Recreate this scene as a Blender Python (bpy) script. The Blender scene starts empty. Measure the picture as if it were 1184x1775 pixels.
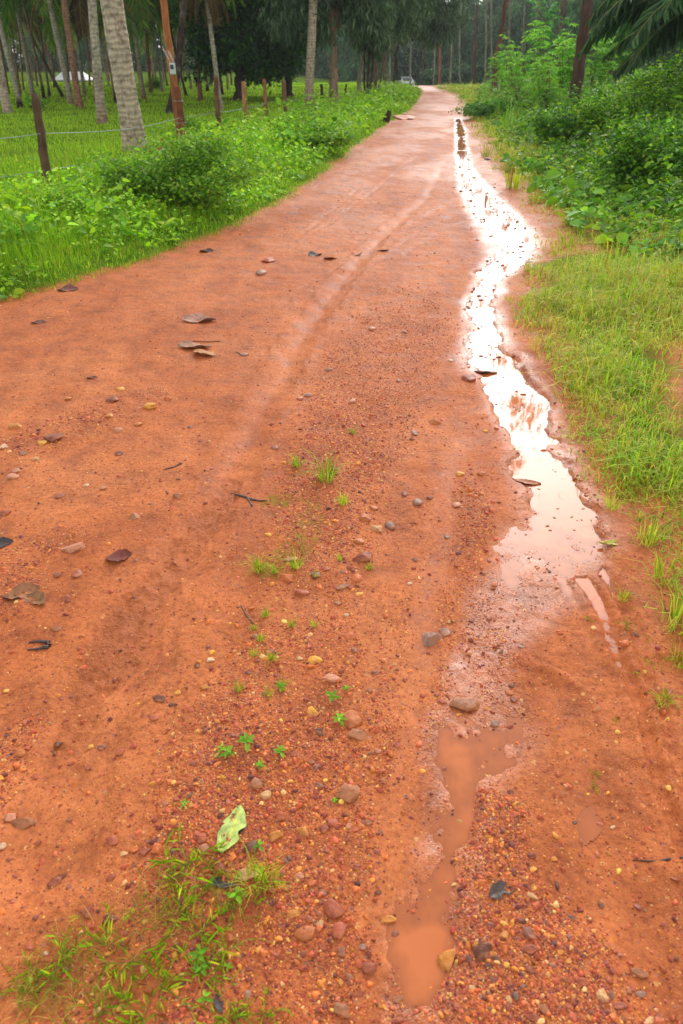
import bpy, bmesh, math, random
import numpy as np
from math import radians, sin, cos, pi, atan, sqrt
from mathutils import Vector, Matrix

rng = np.random.default_rng(7)
random.seed(7)
scene = bpy.context.scene
COL = scene.collection

# ------------------------------------------------------------------ camera geometry (used to place things on the ground)
F = 1200.0; CX, CY, HOR = 592.0, 887.5, 105.0
CAMH = 1.6
TILT = math.atan((CY - HOR) / F)
CT, ST = cos(TILT), sin(TILT)

def ray(px, py):
    dx = px - CX; u = CY - py
    return (dx, F * CT + u * ST, -F * ST + u * CT)

def depth_of(x, y, z=0.0):
    return y * CT - (z - CAMH) * ST

def flat(px, py, z=0.0):
    d = ray(px, py); k = (z - CAMH) / d[2]
    return d[0] * k, d[1] * k

def at_depth(px, py, Y):
    """point on the ray through a pixel at world distance Y"""
    d = ray(px, py); k = Y / d[1]
    return Vector((d[0] * k, Y, CAMH + d[2] * k))

# ------------------------------------------------------------------ noise
def _hash(ix, iy, seed):
    h = (ix * 374761393 + iy * 668265263 + seed * 1274126177) & 0xFFFFFFFF
    h = ((h ^ (h >> 13)) * 1274126177) & 0xFFFFFFFF
    h = h ^ (h >> 16)
    return (h & 0xFFFFFF) / float(0xFFFFFF)

def vn(x, y, seed=0):
    x = np.asarray(x, float); y = np.asarray(y, float)
    ix = np.floor(x).astype(np.int64); iy = np.floor(y).astype(np.int64)
    fx = x - ix; fy = y - iy
    fx = fx * fx * (3 - 2 * fx); fy = fy * fy * (3 - 2 * fy)
    a = _hash(ix, iy, seed); b = _hash(ix + 1, iy, seed); c = _hash(ix, iy + 1, seed); d = _hash(ix + 1, iy + 1, seed)
    return (a * (1 - fx) + b * fx) * (1 - fy) + (c * (1 - fx) + d * fx) * fy * 1.0

def fbm(x, y, oct=4, seed=0):
    s = 0; a = 0.5; t = 0
    for i in range(oct):
        s = s + a * (vn(x, y, seed + i * 17) - 0.5) * 2; t += a; a *= 0.5
        x = x * 2.03 + 3.1; y = y * 2.03 + 1.7
    return s / t

def sm(t):
    t = np.clip(t, 0, 1); return t * t * (3 - 2 * t)

# ------------------------------------------------------------------ plan of the road (polylines on the ground)
def curve_x(pts, extra_near, extra_far):
    a = [flat(*p) for p in pts]
    a = extra_near + sorted(a, key=lambda q: q[1]) + extra_far
    ys = np.array([q[1] for q in a]); xs = np.array([q[0] for q in a])
    return lambda y: np.interp(y, ys, xs)

Lc = curve_x([(0, 528), (100, 505), (250, 460), (400, 405), (500, 350), (560, 310), (620, 260), (680, 215), (720, 190), (735, 165), (733, 153)],
             [(-7, -6), (-5.6, 1.5), (-4.2, 3.2), (-3.2, 4.5)], [(4.6, 62), (5.2, 75), (9.5, 92), (9.5, 300)])
Rc = curve_x([(1184, 1050), (1120, 930), (1010, 830), (972, 720), (918, 610), (880, 525), (888, 470), (945, 432), (930, 372), (880, 320), (842, 270), (818, 235), (806, 195), (784, 165), (747, 152)],
             [(1.4, -6), (1.35, 0.8)], [(7.0, 62), (7.8, 75), (9.0, 92), (9.0, 300)])
Wc = curve_x([(1184, 470), (1090, 420), (1000, 370), (935, 320), (885, 270), (855, 230), (818, 190)],
             [(3.3, -6), (3.2, 3.5)], [(10.5, 62), (14, 100), (14, 300)])

def poly(pts):
    out = []
    for p in pts:
        x, y = flat(p[0], p[1]); out.append((x, y, p[2] * depth_of(x, y) / F))
    return out

def seg_d(x, y, pl, signed=False):
    """distance to polyline divided by the local half width (and across coordinate)"""
    best = np.full(x.shape, 1e9); sg = np.zeros(x.shape); al = np.zeros(x.shape); acc = 0.0
    for (x0, y0, w0), (x1, y1, w1) in zip(pl[:-1], pl[1:]):
        dx, dy = x1 - x0, y1 - y0; L2 = dx * dx + dy * dy + 1e-12
        t = np.clip(((x - x0) * dx + (y - y0) * dy) / L2, 0, 1)
        ex = x - (x0 + t * dx); ey = y - (y0 + t * dy)
        d = np.sqrt(ex * ex + ey * ey) / (w0 + t * (w1 - w0))
        m = d < best
        best = np.where(m, d, best)
        if signed:
            s = np.sign(dx * ey - dy * ex)
            sg = np.where(m, s * d, sg); al = np.where(m, acc + t * sqrt(L2), al)
        acc += sqrt(L2)
    return (best, sg, al) if signed else best

PUD = poly([(794, 205, 4), (798, 222, 7), (800, 250, 8), (806, 290, 11), (822, 325, 20), (856, 372, 30), (886, 410, 38), (886, 445, 32), (850, 480, 21), (838, 520, 24), (836, 560, 26), (848, 612, 40), (878, 660, 42), (906, 710, 40), (926, 760, 40), (950, 810, 46), (972, 870, 54), (985, 915, 58), (975, 955, 50)])
FILM = poly([(955, 950, 70), (930, 1000, 70), (890, 1060, 60), (850, 1140, 46), (836, 1200, 55), (832, 1260, 74), (815, 1320, 62), (800, 1400, 36), (782, 1480, 56), (768, 1560, 58), (765, 1640, 80), (745, 1740, 60), (740, 1790, 60)])
RUTL = poly([(60, 1480, 110), (150, 1250, 95), (230, 1110, 75), (310, 985, 60), (372, 880, 50), (430, 770, 42), (482, 655, 36), (540, 560, 28), (600, 480, 22), (645, 425, 18), (740, 340, 14), (770, 280, 10)])
TREADL = poly([(130, 1290, 40), (200, 1120, 52), (262, 1030, 48), (318, 955, 40), (372, 880, 30), (400, 830, 22)])
TREADR = poly([(1010, 985, 60), (1045, 1040, 60), (1085, 1130, 62), (1130, 1270, 60), (1184, 1420, 58), (1230, 1560, 60)])
MIDL = poly([(330, 1010, 14), (290, 1090, 16), (230, 1180, 16), (160, 1330, 18)])
RUTR = poly([(1100, 1800, 130), (1040, 1500, 110), (1000, 1330, 70), (960, 1200, 40)])
RUTM = poly([(640, 1800, 60), (690, 1450, 50), (720, 1200, 46), (760, 960, 44), (800, 760, 34)])
GRAVC = poly([(420, 1800, 330), (440, 1600, 270), (460, 1450, 220), (470, 1300, 190), (520, 1150, 130), (545, 1000, 110), (570, 880, 95), (600, 770, 120), (640, 660, 130), (690, 580, 100), (710, 510, 60)])
GRAVR = poly([(960, 1800, 260), (930, 1680, 190), (890, 1580, 110), (850, 1480, 60), (860, 1410, 45)])
GRAVP = poly([(900, 1190, 75), (860, 1120, 60), (800, 1060, 90), (780, 960, 55), (830, 900, 40), (790, 820, 40)])
GRAVQ = poly([(690, 1330, 60), (700, 1200, 80), (740, 1120, 90), (700, 1040, 50)])
GRAVL = poly([(20, 780, 60), (110, 740, 80), (200, 710, 70), (260, 690, 50)])
GRAVL2 = poly([(0, 1020, 90), (60, 960, 60), (110, 930, 50)])
GRAVL3 = poly([(0, 1350, 90), (80, 1290, 70), (160, 1260, 50)])
STREAK = [poly([(470, 545, 6), (540, 490, 6), (600, 455, 5), (660, 415, 5), (740, 372, 4), (790, 345, 4)]),
          poly([(560, 520, 5), (640, 462, 5), (720, 405, 5), (790, 372, 5)]),
          poly([(700, 440, 5), (770, 395, 5), (820, 375, 5)]),
          poly([(380, 520, 6), (470, 450, 5), (560, 395, 4), (650, 330, 4), (720, 270, 3)]),
          poly([(300, 560, 7), (420, 480, 6), (520, 410, 5), (620, 330, 4)])]
GRASSB = poly([(60, 1700, 60), (180, 1690, 80), (270, 1610, 90), (330, 1560, 70), (420, 1560, 60)])
GRASSM = poly([(470, 868, 40), (540, 868, 30), (530, 930, 60), (480, 985, 50)])
WL = -0.012   # water level

def fields(x, y):
    """all masks and heights of the terrain at world positions"""
    x = np.asarray(x, float); y = np.asarray(y, float)
    near = y < 40
    edge_n = 0.10 * fbm(x * 1.7, y * 1.7, 3, 5) + 0.05 * fbm(x * 7, y * 7, 2, 6)
    sc = np.clip(0.6 + y * 0.03, 0.6, 1.6)
    dl = Lc(y) - x + edge_n * sc
    dr = x - Rc(y) + edge_n * sc * 1.3
    wr = x - Wc(y) + edge_n * 2
    xw = x + 0.05 * fbm(x * 5, y * 5, 3, 40); yw = y + 0.05 * fbm(x * 5, y * 5, 3, 41)
    big = np.full(x.shape, 9.0)
    def dd(pl): return np.where(near, seg_d(xw, yw, pl), big)
    z = np.zeros(x.shape)
    # verges
    z += 0.09 * sm(dl / 0.55) + 0.10 * sm((dl - 1) / 5) * 1.0
    z += 0.035 * sm(dr / 0.35) + (0.78 - 0.33 * sm((y - 13) / 7)) * sm(wr / 4.5) * sm((y + 2) / 6)
    # gentle rolling in the grass
    z += 0.06 * fbm(x * 0.35, y * 0.35, 3, 9) * sm(np.maximum(dl, dr) / 1.5)
    # the road tips over a low brow beyond the bend, the field dips slightly under the far shelter
    z += -1.8 * sm((y - 60) / 36) * (1 - sm((y - 118) / 14)) * np.exp(-((x - 8) / 11.0) ** 2)
    z += -0.55 * np.exp(-(((x + 25) / 9.0) ** 2 + ((y - 80) / 8.0) ** 2))
    road = 1 - sm(np.maximum(dl, dr) / 0.3 + 0.3)
    pud = dd(PUD); film = dd(FILM); rutl = dd(RUTL); tl = dd(TREADL)
    tr, trs, tra = seg_d(xw * 0.4 + x * 0.6, yw * 0.4 + y * 0.6, TREADR, True)
    # road relief
    z += 0.006 * fbm(x * 1.3, y * 1.3, 3, 11) * road
    z += road * (0.008 * fbm(x * 4.5, y * 3.5, 3, 12) + 0.0045 * fbm(x * 12, y * 10, 2, 17) * vn(x * 1.1, y * 1.1, 16))
    z += road * 0.016 * fbm(x * 1.9, y * 1.0, 3, 28) * sm((y - 7) / 6)
    rough = (0.35 + 0.75 * vn(x * 1.8, y * 1.8, 77)) * (1 - 0.75 * np.maximum(np.maximum(1 - sm(rutl - .1), 1 - sm(dd(RUTR) - .1)), 1 - sm(dd(RUTM) - .1)))
    z += 0.0050 * fbm(x * 24, y * 24, 3, 13) * rough * np.where(near, 1, 0)
    z += -0.020 * (1 - 0.6 * sm((y - 6) / 6)) * (1 - sm(rutl)) * (0.6 + 0.5 * vn(x * .8, y * .8, 23)) + 0.009 * np.exp(-((rutl - 1.12) / 0.22) ** 2) * (rutl < 3) * (0.4 + 0.9 * vn(x * 2.5, y * 2.5, 24)) * (1 - sm((y - 6) / 6))
    rutr = dd(RUTR); z += (-0.012 * (1 - sm(rutr)) + 0.007 * np.exp(-((rutr - 1.15) / 0.25) ** 2)) * (rutr < 3)
    for s_ in STREAK:
        q = dd(s_); z += (-0.004 * np.exp(-(q / 0.9) ** 2) + 0.003 * np.exp(-((q - 1.8) / 0.7) ** 2)) * (q < 4) * (0.3 + vn(x * 2.2, y * 2.2, 19))
    clod = (1 - sm((tl - 0.55) / 0.5))
    cn = fbm(x * 34, y * 26, 3, 14)
    z += clod * (0.007 * cn + 0.007 * fbm(x * 75, y * 60, 2, 29) - 0.004)
    ml = dd(MIDL); z += 0.010 * np.exp(-(ml / 0.7) ** 2) * (ml < 3)
    # bank beside the near end of the water
    z += 0.018 * np.exp(-((dr + 0.10) / 0.09) ** 2) * (y > 1.6) * (y < 4.5)
    # water bed: a shallow uneven pan, its floor just under the water level
    en = 0.42 * fbm(x * 3.1, y * 2.0, 3, 31) + 0.42 * fbm(x * 13, y * 9, 3, 32)
    ap = sm((1.30 - pud + en) / 1.0) * (pud < 2.9)
    bed = WL - 0.015 + (0.020 + 0.012 * sm((y - 6) / 2)) * fbm(x * 5, y * 3, 3, 33) + 0.012 * fbm(x * 20, y * 13, 3, 34) - 0.004 * sm((y - 4) / 3)
    z = z * (1 - ap) + bed * ap
    af = sm((2.3 - film + en) / 1.9) * (film < 3.4)
    bedf = WL + 0.0015 + 0.009 * fbm(x * 4, y * 3, 3, 35) + 0.005 * fbm(x * 24, y * 20, 3, 36) - 0.012 * np.exp(-(((x - 0.27) / 0.10) ** 2 + ((y - 1.26) / 0.15) ** 2)) - 0.007 * np.exp(-(((x - 0.12) / 0.10) ** 2 + ((y - 0.76) / 0.12) ** 2)) - 0.004 * sm((y - 1.7) / .5)
    z = z * (1 - af) + bedf * af
    # tread lines of the right rut
    m = (tr < 1.15) & near & (pud > 1.3)
    ridg = np.sin(trs * 3 * pi + 0.6 * fbm(x * 3, y * 3, 2, 21))
    brk = 0.85 + 0.15 * np.sign(np.sin(tra * 95 + 1.5 * ridg)) * (vn(x * 11, y * 11, 22) > 0.3)
    z += np.where(m, (1 - sm(tr - 0.15)) * (0.017 * np.clip(ridg, -0.6, 1) * brk - 0.007), 0)
    grav = np.zeros(x.shape)
    for pl, a in ((GRAVC, 1.0), (GRAVR, 1.0), (GRAVP, .8), (GRAVQ, .8), (GRAVL, .6), (GRAVL2, .6), (GRAVL3, .6)):
        grav = np.maximum(grav, a * (1 - sm((dd(pl) - 0.5) / 0.6)))
    grav = np.clip(grav * (0.75 + 0.9 * fbm(x * 2.5, y * 2.5, 2, 71) + 0.5 * fbm(x * 9, y * 6, 2, 72)) - clod * 0.8 - 0.65 * (1 - sm(rutl)) - 0.6 * (1 - sm(rutr)) - 0.5 * (1 - sm(dd(RUTM))), 0, 1)
    grav *= 1 - 0.85 * (1 - sm((pud - 0.5) / 0.5)) * np.where(y < 1.7, 0, 1)
    z += 0.012 * grav * (1 - sm((film - 0.4) / 0.9) * 0)
    wet = np.maximum(1 - sm((pud - 0.7) / 1.3), 0.8 * (1 - sm((film - 0.8) / 0.8)))
    wet = np.maximum(wet, 0.22 * sm((y - 6.0) / 5) * sm(0.45 + 2.2 * fbm(x * 1.3, y * 0.6, 4, 81)) * road)
    wet = np.maximum(wet, 0.10 * np.maximum(1 - sm(rutl - .1), 1 - sm(dd(RUTM) - .1)) * (0.4 + 0.8 * vn(x * 1.4, y * 1.1, 25)))
    for s_ in STREAK[:4]:
        wet = np.maximum(wet, 0.13 * (1 - sm((dd(s_) - 0.5) / 2.2)) * vn(x * 1.5, y * 1.1, 18))
    green = np.maximum(sm((dl - 0.02) / 0.28), sm(dr / 0.5) * np.clip(0.80 + 0.9 * fbm(x * 1.4, y * 1.4, 3, 91) + 0.5 * sm(wr / 0.6 + 0.4), 0, 1))
    green = np.clip(green, 0, 1)
    mat = np.maximum(0.34 * (1 - sm((dd(GRASSB) - 0.5) / 0.7)), 0.45 * (1 - sm((dd(GRASSM) - 0.4) / 0.7)))
    return dict(z=z, dl=dl, dr=dr, wr=wr, pud=pud, film=film, grav=grav, wet=wet, green=green, clod=clod, mat=mat, road=road, smooth=np.maximum(np.maximum(1 - sm(rutl - .1), 1 - sm(rutr - .1)), 1 - sm(dd(RUTM) - .1)))

def H(x, y):
    r = fields(np.array([x], float), np.array([y], float)); return float(r['z'][0])

def G(px, py):
    """ground point under a pixel (real terrain height)"""
    z = 0.0
    for i in range(6):
        x, y = flat(px, py, z); z = 0.5 * z + 0.5 * H(x, y)
    return Vector((x, y, H(x, y)))

def pxm(p):
    return depth_of(p[0], p[1], p[2]) / F   # metres per photo pixel at a point

# ------------------------------------------------------------------ colour helpers
def lin(r, g, b):
    f = lambda c: (c / 255 / 12.92) if c / 255 <= 0.04045 else ((c / 255 + 0.055) / 1.055) ** 2.4
    return (f(r), f(g), f(b))

# ------------------------------------------------------------------ node helpers
def new_mat(name):
    m = bpy.data.materials.new(name); m.use_nodes = True
    nt = m.node_tree; nt.nodes.clear()
    return m, nt

class N:
    def __init__(s, nt): s.nt = nt
    def __call__(s, typ, **kw):
        n = s.nt.nodes.new(typ)
        for k, v in kw.items():
            if k.startswith('i_'):
                key = k[2:]
                key = int(key) if key.isdigit() else key.replace('_', ' ')
                if isinstance(v, bpy.types.NodeSocket): s.nt.links.new(v, n.inputs[key])
                else: n.inputs[key].default_value = v
            else: setattr(n, k, v)
        return n
    def mix(s, fac, a, b, bt='MIX'):
        n = s.nt.nodes.new('ShaderNodeMix'); n.data_type = 'RGBA'; n.blend_type = bt
        for sock, v in ((n.inputs[0], fac), (n.inputs[6], a), (n.inputs[7], b)):
            if isinstance(v, bpy.types.NodeSocket): s.nt.links.new(v, sock)
            else: sock.default_value = v if not isinstance(v, tuple) or len(v) == 4 else (*v, 1)
        return n.outputs[2]
    def math(s, op, a, b=0.0, c=0.0, clamp=False):
        n = s.nt.nodes.new('ShaderNodeMath'); n.operation = op; n.use_clamp = clamp
        for i, v in enumerate((a, b, c)):
            if isinstance(v, bpy.types.NodeSocket): s.nt.links.new(v, n.inputs[i])
            else: n.inputs[i].default_value = v
        return n.outputs[0]
    def maprange(s, v, a, b, c=0.0, d=1.0):
        n = s.nt.nodes.new('ShaderNodeMapRange'); s.nt.links.new(v, n.inputs[0])
        for i, q in enumerate((a, b, c, d)):
            if isinstance(q, bpy.types.NodeSocket): s.nt.links.new(q, n.inputs[1 + i])
            else: n.inputs[1 + i].default_value = q
        return n.outputs[0]
    def ramp(s, v, stops, interp='LINEAR'):
        n = s.nt.nodes.new('ShaderNodeValToRGB'); cr = n.color_ramp; cr.interpolation = interp
        while len(cr.elements) < len(stops): cr.elements.new(0.5)
        for e, (p, c) in zip(cr.elements, stops): e.position = p; e.color = (*c, 1)
        s.nt.links.new(v, n.inputs[0]); return n.outputs[0]
    def noise(s, vec, scale, detail=3, rough=0.55, dist=0.0):
        n = s.nt.nodes.new('ShaderNodeTexNoise'); s.nt.links.new(vec, n.inputs['Vector'])
        n.inputs['Scale'].default_value = scale; n.inputs['Detail'].default_value = detail
        n.inputs['Roughness'].default_value = rough; n.inputs['Distortion'].default_value = dist
        return n.outputs[0]
    def voro(s, vec, scale, feature='F1'):
        n = s.nt.nodes.new('ShaderNodeTexVoronoi'); n.feature = feature; s.nt.links.new(vec, n.inputs['Vector'])
        n.inputs['Scale'].default_value = scale
        return n

SOIL_TINT = {'palette': [(0.0, lin(122, 52, 40)), (0.18, lin(176, 84, 48)), (0.34, lin(205, 120, 50)), (0.46, lin(150, 70, 55)), (0.6, lin(196, 104, 62)), (0.72, lin(130, 88, 86)), (0.82, lin(222, 160, 90)), (0.92, lin(184, 92, 52)), (1.0, lin(105, 48, 42))]}

def soil_material():
    m, nt = new_mat('wet laterite soil'); n = N(nt)
    tc = n('ShaderNodeTexCoord').outputs['Object']
    at = n('ShaderNodeAttribute', attribute_name='masks'); sep = n('ShaderNodeSeparateColor', i_Color=at.outputs['Color'])
    wet, grav, green = sep.outputs[0], sep.outputs[1], sep.outputs[2]
    clod = at.outputs['Alpha']
    n1 = n.noise(tc, 0.9, 4); n2 = n.noise(tc, 6.0, 5, 0.6); n3 = n.noise(tc, 55.0, 4, 0.65); n4 = n.noise(tc, 260.0, 2)
    base = n.ramp(n1, [(0.30, (0.44, 0.115, 0.033)), (0.52, (0.51, 0.146, 0.045)), (0.72, (0.57, 0.185, 0.064))])
    b2 = n.ramp(n2, [(0.3, (0.62, 0.56, 0.50)), (0.5, (1, 1, 1)), (0.7, (1.18, 1.22, 1.25))])
    base = n.mix(0.9, base, b2, 'MULTIPLY')
    b3 = n.ramp(n3, [(0.32, (0.60, 0.52, 0.48)), (0.5, (1, 1, 1)), (0.68, (1.18, 1.2, 1.15))])
    base = n.mix(0.75, base, b3, 'MULTIPLY')
    mp6 = n('ShaderNodeMapping', i_Vector=tc); mp6.inputs['Scale'].default_value = (1.5, 0.5, 1); mp6.inputs['Rotation'].default_value = (0, 0, 0.25)
    n6 = n.noise(mp6.outputs[0], 1.6, 5, 0.62, 0.6)
    base = n.mix(0.85, base, n.ramp(n6, [(0.32, (0.74, 0.66, 0.60)), (0.5, (1, 1, 1)), (0.66, (1.10, 1.17, 1.22))]), 'MULTIPLY')
    # embedded grit: two sizes of coloured grains
    vv = tc
    for sc, thr, k in ((70.0, 0.62, 1.0), (170.0, 0.45, 1.0)):
        v = n.voro(vv, sc)
        rnd = n('ShaderNodeSeparateColor', i_Color=v.outputs['Color'])
        gcol = n.ramp(rnd.outputs[0], SOIL_TINT['palette'])
        gate = n.math('ADD', n.math('MULTIPLY', grav, 0.75), 0.10 if sc < 100 else 0.22)
        on = n.math('LESS_THAN', rnd.outputs[1], gate)
        core = n.maprange(v.outputs['Distance'], 0.52, 0.36, 0, 1)
        f = n.math('MULTIPLY', n.math('MULTIPLY', on, core), n.math('SUBTRACT', 0.9, n.math('MULTIPLY', green, 0.8)), clamp=True)
        base = n.mix(f, base, gcol)
    # clods: freshly turned, redder soil
    base = n.mix(n.math('MULTIPLY', clod, 0.45), base, (0.36, 0.10, 0.03))
    # wet soil is darker
    dark = n.mix(n.math('MULTIPLY', wet, 0.22), (1, 1, 1), (0.66, 0.60, 0.58))
    base = n.mix(1.0, base, dark, 'MULTIPLY')
    # turf soil / moss / litter under the grass
    g1 = n.noise(tc, 1.6, 4, 0.6); g2 = n.noise(tc, 18, 4, 0.65)
    gcol = n.ramp(g1, [(0.30, (0.07, 0.14, 0.014)), (0.5, (0.115, 0.20, 0.02)), (0.7, (0.18, 0.25, 0.032))])
    gcol = n.mix(0.8, gcol, n.ramp(g2, [(0.3, (0.5, 0.55, 0.5)), (0.55, (1, 1, 1)), (0.75, (1.35, 1.2, 0.9))]), 'MULTIPLY')
    ge = n.math('ADD', green, n.math('MULTIPLY', n.math('SUBTRACT', g2, 0.5), 0.9))
    gf = n.maprange(ge, 0.35, 0.75, 0, 1)
    base = n.mix(gf, base, gcol)
    rough = n.math('SUBTRACT', n.math('ADD', 0.65, n.math('MULTIPLY', n.math('SUBTRACT', n2, 0.5), 0.5)), n.math('MULTIPLY', wet, 0.48), clamp=True)
    rough = n.math('ADD', rough, n.math('MULTIPLY', gf, 0.3), clamp=True)
    v = n.voro(tc, 120.0)
    hgt = n.math('ADD', n.math('MULTIPLY', n3, 0.010), n.math('MULTIPLY', n4, 0.0030))
    hgt = n.math('ADD', hgt, n.math('MULTIPLY', n.math('MULTIPLY', n.math('SUBTRACT', 0.6, v.outputs['Distance']), n.math('ADD', grav, 0.15)), 0.005))
    hgt = n.math('ADD', hgt, n.math('MULTIPLY', n2, 0.02))
    hgt = n.math('ADD', hgt, n.math('MULTIPLY', n.math('MULTIPLY', clod, n.noise(tc, 85.0, 3, 0.6)), 0.022))
    sm_ = n('ShaderNodeAttribute', attribute_name='smoothed').outputs['Fac']
    n5 = n.noise(tc, 2.3, 3, 0.6)
    flatk = n.math('MULTIPLY', n.maprange(n5, 0.35, 0.65, 0.35, 1.25), n.math('SUBTRACT', 1.0, n.math('MULTIPLY', sm_, 0.6)))
    hgt = n.math('MULTIPLY', n.math('MULTIPLY', hgt, flatk), n.math('SUBTRACT', 1.0, n.math('MULTIPLY', wet, 0.45)))
    bp = n('ShaderNodeBump', i_Strength=0.85, i_Distance=1.0, i_Height=hgt)
    p = n('ShaderNodeBsdfPrincipled', i_Base_Color=base, i_Roughness=rough, i_Normal=bp.outputs[0])
    nt.links.new(n.math('MULTIPLY', n.math('SUBTRACT', 1.0, gf), n.math('ADD', 0.17, n.math('MULTIPLY', wet, 0.28))), p.inputs['Specular IOR Level'])
    n('ShaderNodeOutputMaterial', i_Surface=p.outputs[0])
    return m

def water_material():
    m, nt = new_mat('muddy water'); n = N(nt)
    tc = n('ShaderNodeTexCoord').outputs['Object']
    at = n('ShaderNodeAttribute', attribute_name='depth')
    n1 = n.noise(tc, 2.0, 3); n2 = n.noise(tc, 26.0, 2)
    col = n.ramp(n1, [(0.3, (0.54, 0.150, 0.047)), (0.7, (0.59, 0.175, 0.060))])
    # suspended clay: alpha grows with the depth of the water
    a = n.maprange(at.outputs['Fac'], 0.0, 0.006, 0.55, 0.96)
    bp = n('ShaderNodeBump', i_Strength=0.01, i_Distance=0.01, i_Height=n2)
    d = n('ShaderNodeBsdfDiffuse', i_Color=col)
    t = n('ShaderNodeBsdfTransparent')
    mx = n('ShaderNodeMixShader', i_0=a); nt.links.new(t.outputs[0], mx.inputs[1]); nt.links.new(d.outputs[0], mx.inputs[2])
    g = n('ShaderNodeBsdfGlossy', i_Roughness=0.03, i_Normal=bp.outputs[0]); g.inputs['Color'].default_value = (1, 1, 1, 1)
    fr = n('ShaderNodeFresnel', i_IOR=1.33, i_Normal=bp.outputs[0])
    m2 = n('ShaderNodeMixShader', i_0=fr.outputs[0]); nt.links.new(mx.outputs[0], m2.inputs[1]); nt.links.new(g.outputs[0], m2.inputs[2])
    n('ShaderNodeOutputMaterial', i_Surface=m2.outputs[0])
    return m

def leaf_material(name, rough=0.5, trans=0.28, spec=0.25, gain=1.0):
    m, nt = new_mat(name); n = N(nt)
    at = n('ShaderNodeAttribute', attribute_name='tint')
    oi = n('ShaderNodeObjectInfo')
    k = n.maprange(oi.outputs['Random'], 0, 1, 0.85 * gain, 1.15 * gain)
    col = n.mix(1.0, at.outputs['Color'], n('ShaderNodeCombineColor', i_Red=k, i_Green=k, i_Blue=k).outputs[0], 'MULTIPLY')
    p = n('ShaderNodeBsdfPrincipled', i_Base_Color=col, i_Roughness=rough); p.inputs['Specular IOR Level'].default_value = spec
    tcol = n.mix(1.0, col, (1.1, 1.25, 0.6), 'MULTIPLY')
    t = n('ShaderNodeBsdfTranslucent', i_Color=tcol)
    mx = n('ShaderNodeMixShader', i_0=trans); nt.links.new(p.outputs[0], mx.inputs[1]); nt.links.new(t.outputs[0], mx.inputs[2])
    n('ShaderNodeOutputMaterial', i_Surface=mx.outputs[0])
    return m

def rough_material(name, rough=0.7, scale=14.0, contrast=0.5, bump=0.01, stretch=(1, 1, 1), spec=0.3, second=None, s2=3.0):
    """tint attribute broken up by noise; used for bark, posts, stones, dead leaves"""
    m, nt = new_mat(name); n = N(nt)
    tc = n('ShaderNodeTexCoord').outputs['Object']
    mp = n('ShaderNodeMapping', i_Vector=tc); mp.inputs['Scale'].default_value = stretch
    at = n('ShaderNodeAttribute', attribute_name='tint')
    n1 = n.noise(mp.outputs[0], scale, 5, 0.62); n2 = n.noise(tc, s2, 4, 0.6)
    lo = 1 - contrast; hi = 1 + contrast * 0.6
    col = n.mix(1.0, at.outputs['Color'], n.ramp(n1, [(0.3, (lo, lo, lo)), (0.52, (1, 1, 1)), (0.72, (hi, hi, hi))]), 'MULTIPLY')
    if second: col = n.mix(n.maprange(n2, 0.5, 0.66, 0, 0.8), col, second)
    bp = n('ShaderNodeBump', i_Strength=0.8, i_Distance=bump, i_Height=n1)
    p = n('ShaderNodeBsdfPrincipled', i_Base_Color=col, i_Roughness=rough, i_Normal=bp.outputs[0]); p.inputs['Specular IOR Level'].default_value = spec
    n('ShaderNodeOutputMaterial', i_Surface=p.outputs[0])
    return m

def palm_bark_material():
    m, nt = new_mat('coconut palm bark'); n = N(nt)
    tc = n('ShaderNodeTexCoord').outputs['Object']
    at = n('ShaderNodeAttribute', attribute_name='tint')
    w = n('ShaderNodeTexWave', wave_type='BANDS', bands_direction='Z'); nt.links.new(tc, w.inputs[0])
    w.inputs['Scale'].default_value = 3.4; w.inputs['Distortion'].default_value = 5.5; w.inputs['Detail'].default_value = 3; w.inputs['Detail Scale'].default_value = 1.6
    n1 = n.noise(tc, 9, 5, 0.65); n2 = n.noise(tc, 2.2, 3)
    mp = n('ShaderNodeMapping', i_Vector=tc); mp.inputs['Scale'].default_value = (1, 1, 0.12)
    n3 = n.noise(mp.outputs[0], 40, 4, 0.6)
    col = n.mix(1.0, at.outputs['Color'], n.ramp(w.outputs[1], [(0.0, (0.82, 0.80, 0.78)), (0.16, (0.97, 0.97, 0.97)), (0.85, (1.03, 1.03, 1.03)), (1, (1.25, 1.25, 1.2))]), 'MULTIPLY')
    col = n.mix(0.9, col, n.ramp(n1, [(0.36, (0.45, 0.42, 0.38)), (0.5, (1, 1, 1)), (0.7, (1.3, 1.3, 1.25))]), 'MULTIPLY')
    col = n.mix(0.6, col, n.ramp(n3, [(0.35, (0.6, 0.58, 0.56)), (0.55, (1, 1, 1)), (0.7, (1.2, 1.2, 1.2))]), 'MULTIPLY')
    col = n.mix(n.maprange(n2, 0.56, 0.7, 0, 0.5), col, (0.30, 0.31, 0.24))
    h = n.math('ADD', n.math('MULTIPLY', w.outputs[1], 0.6), n.math('ADD', n.math('MULTIPLY', n1, 0.7), n.math('MULTIPLY', n3, 0.5)))
    bp = n('ShaderNodeBump', i_Strength=0.7, i_Distance=0.02, i_Height=h)
    p = n('ShaderNodeBsdfPrincipled', i_Base_Color=col, i_Roughness=0.8, i_Normal=bp.outputs[0]); p.inputs['Specular IOR Level'].default_value = 0.25
    n('ShaderNodeOutputMaterial', i_Surface=p.outputs[0])
    return m

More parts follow.
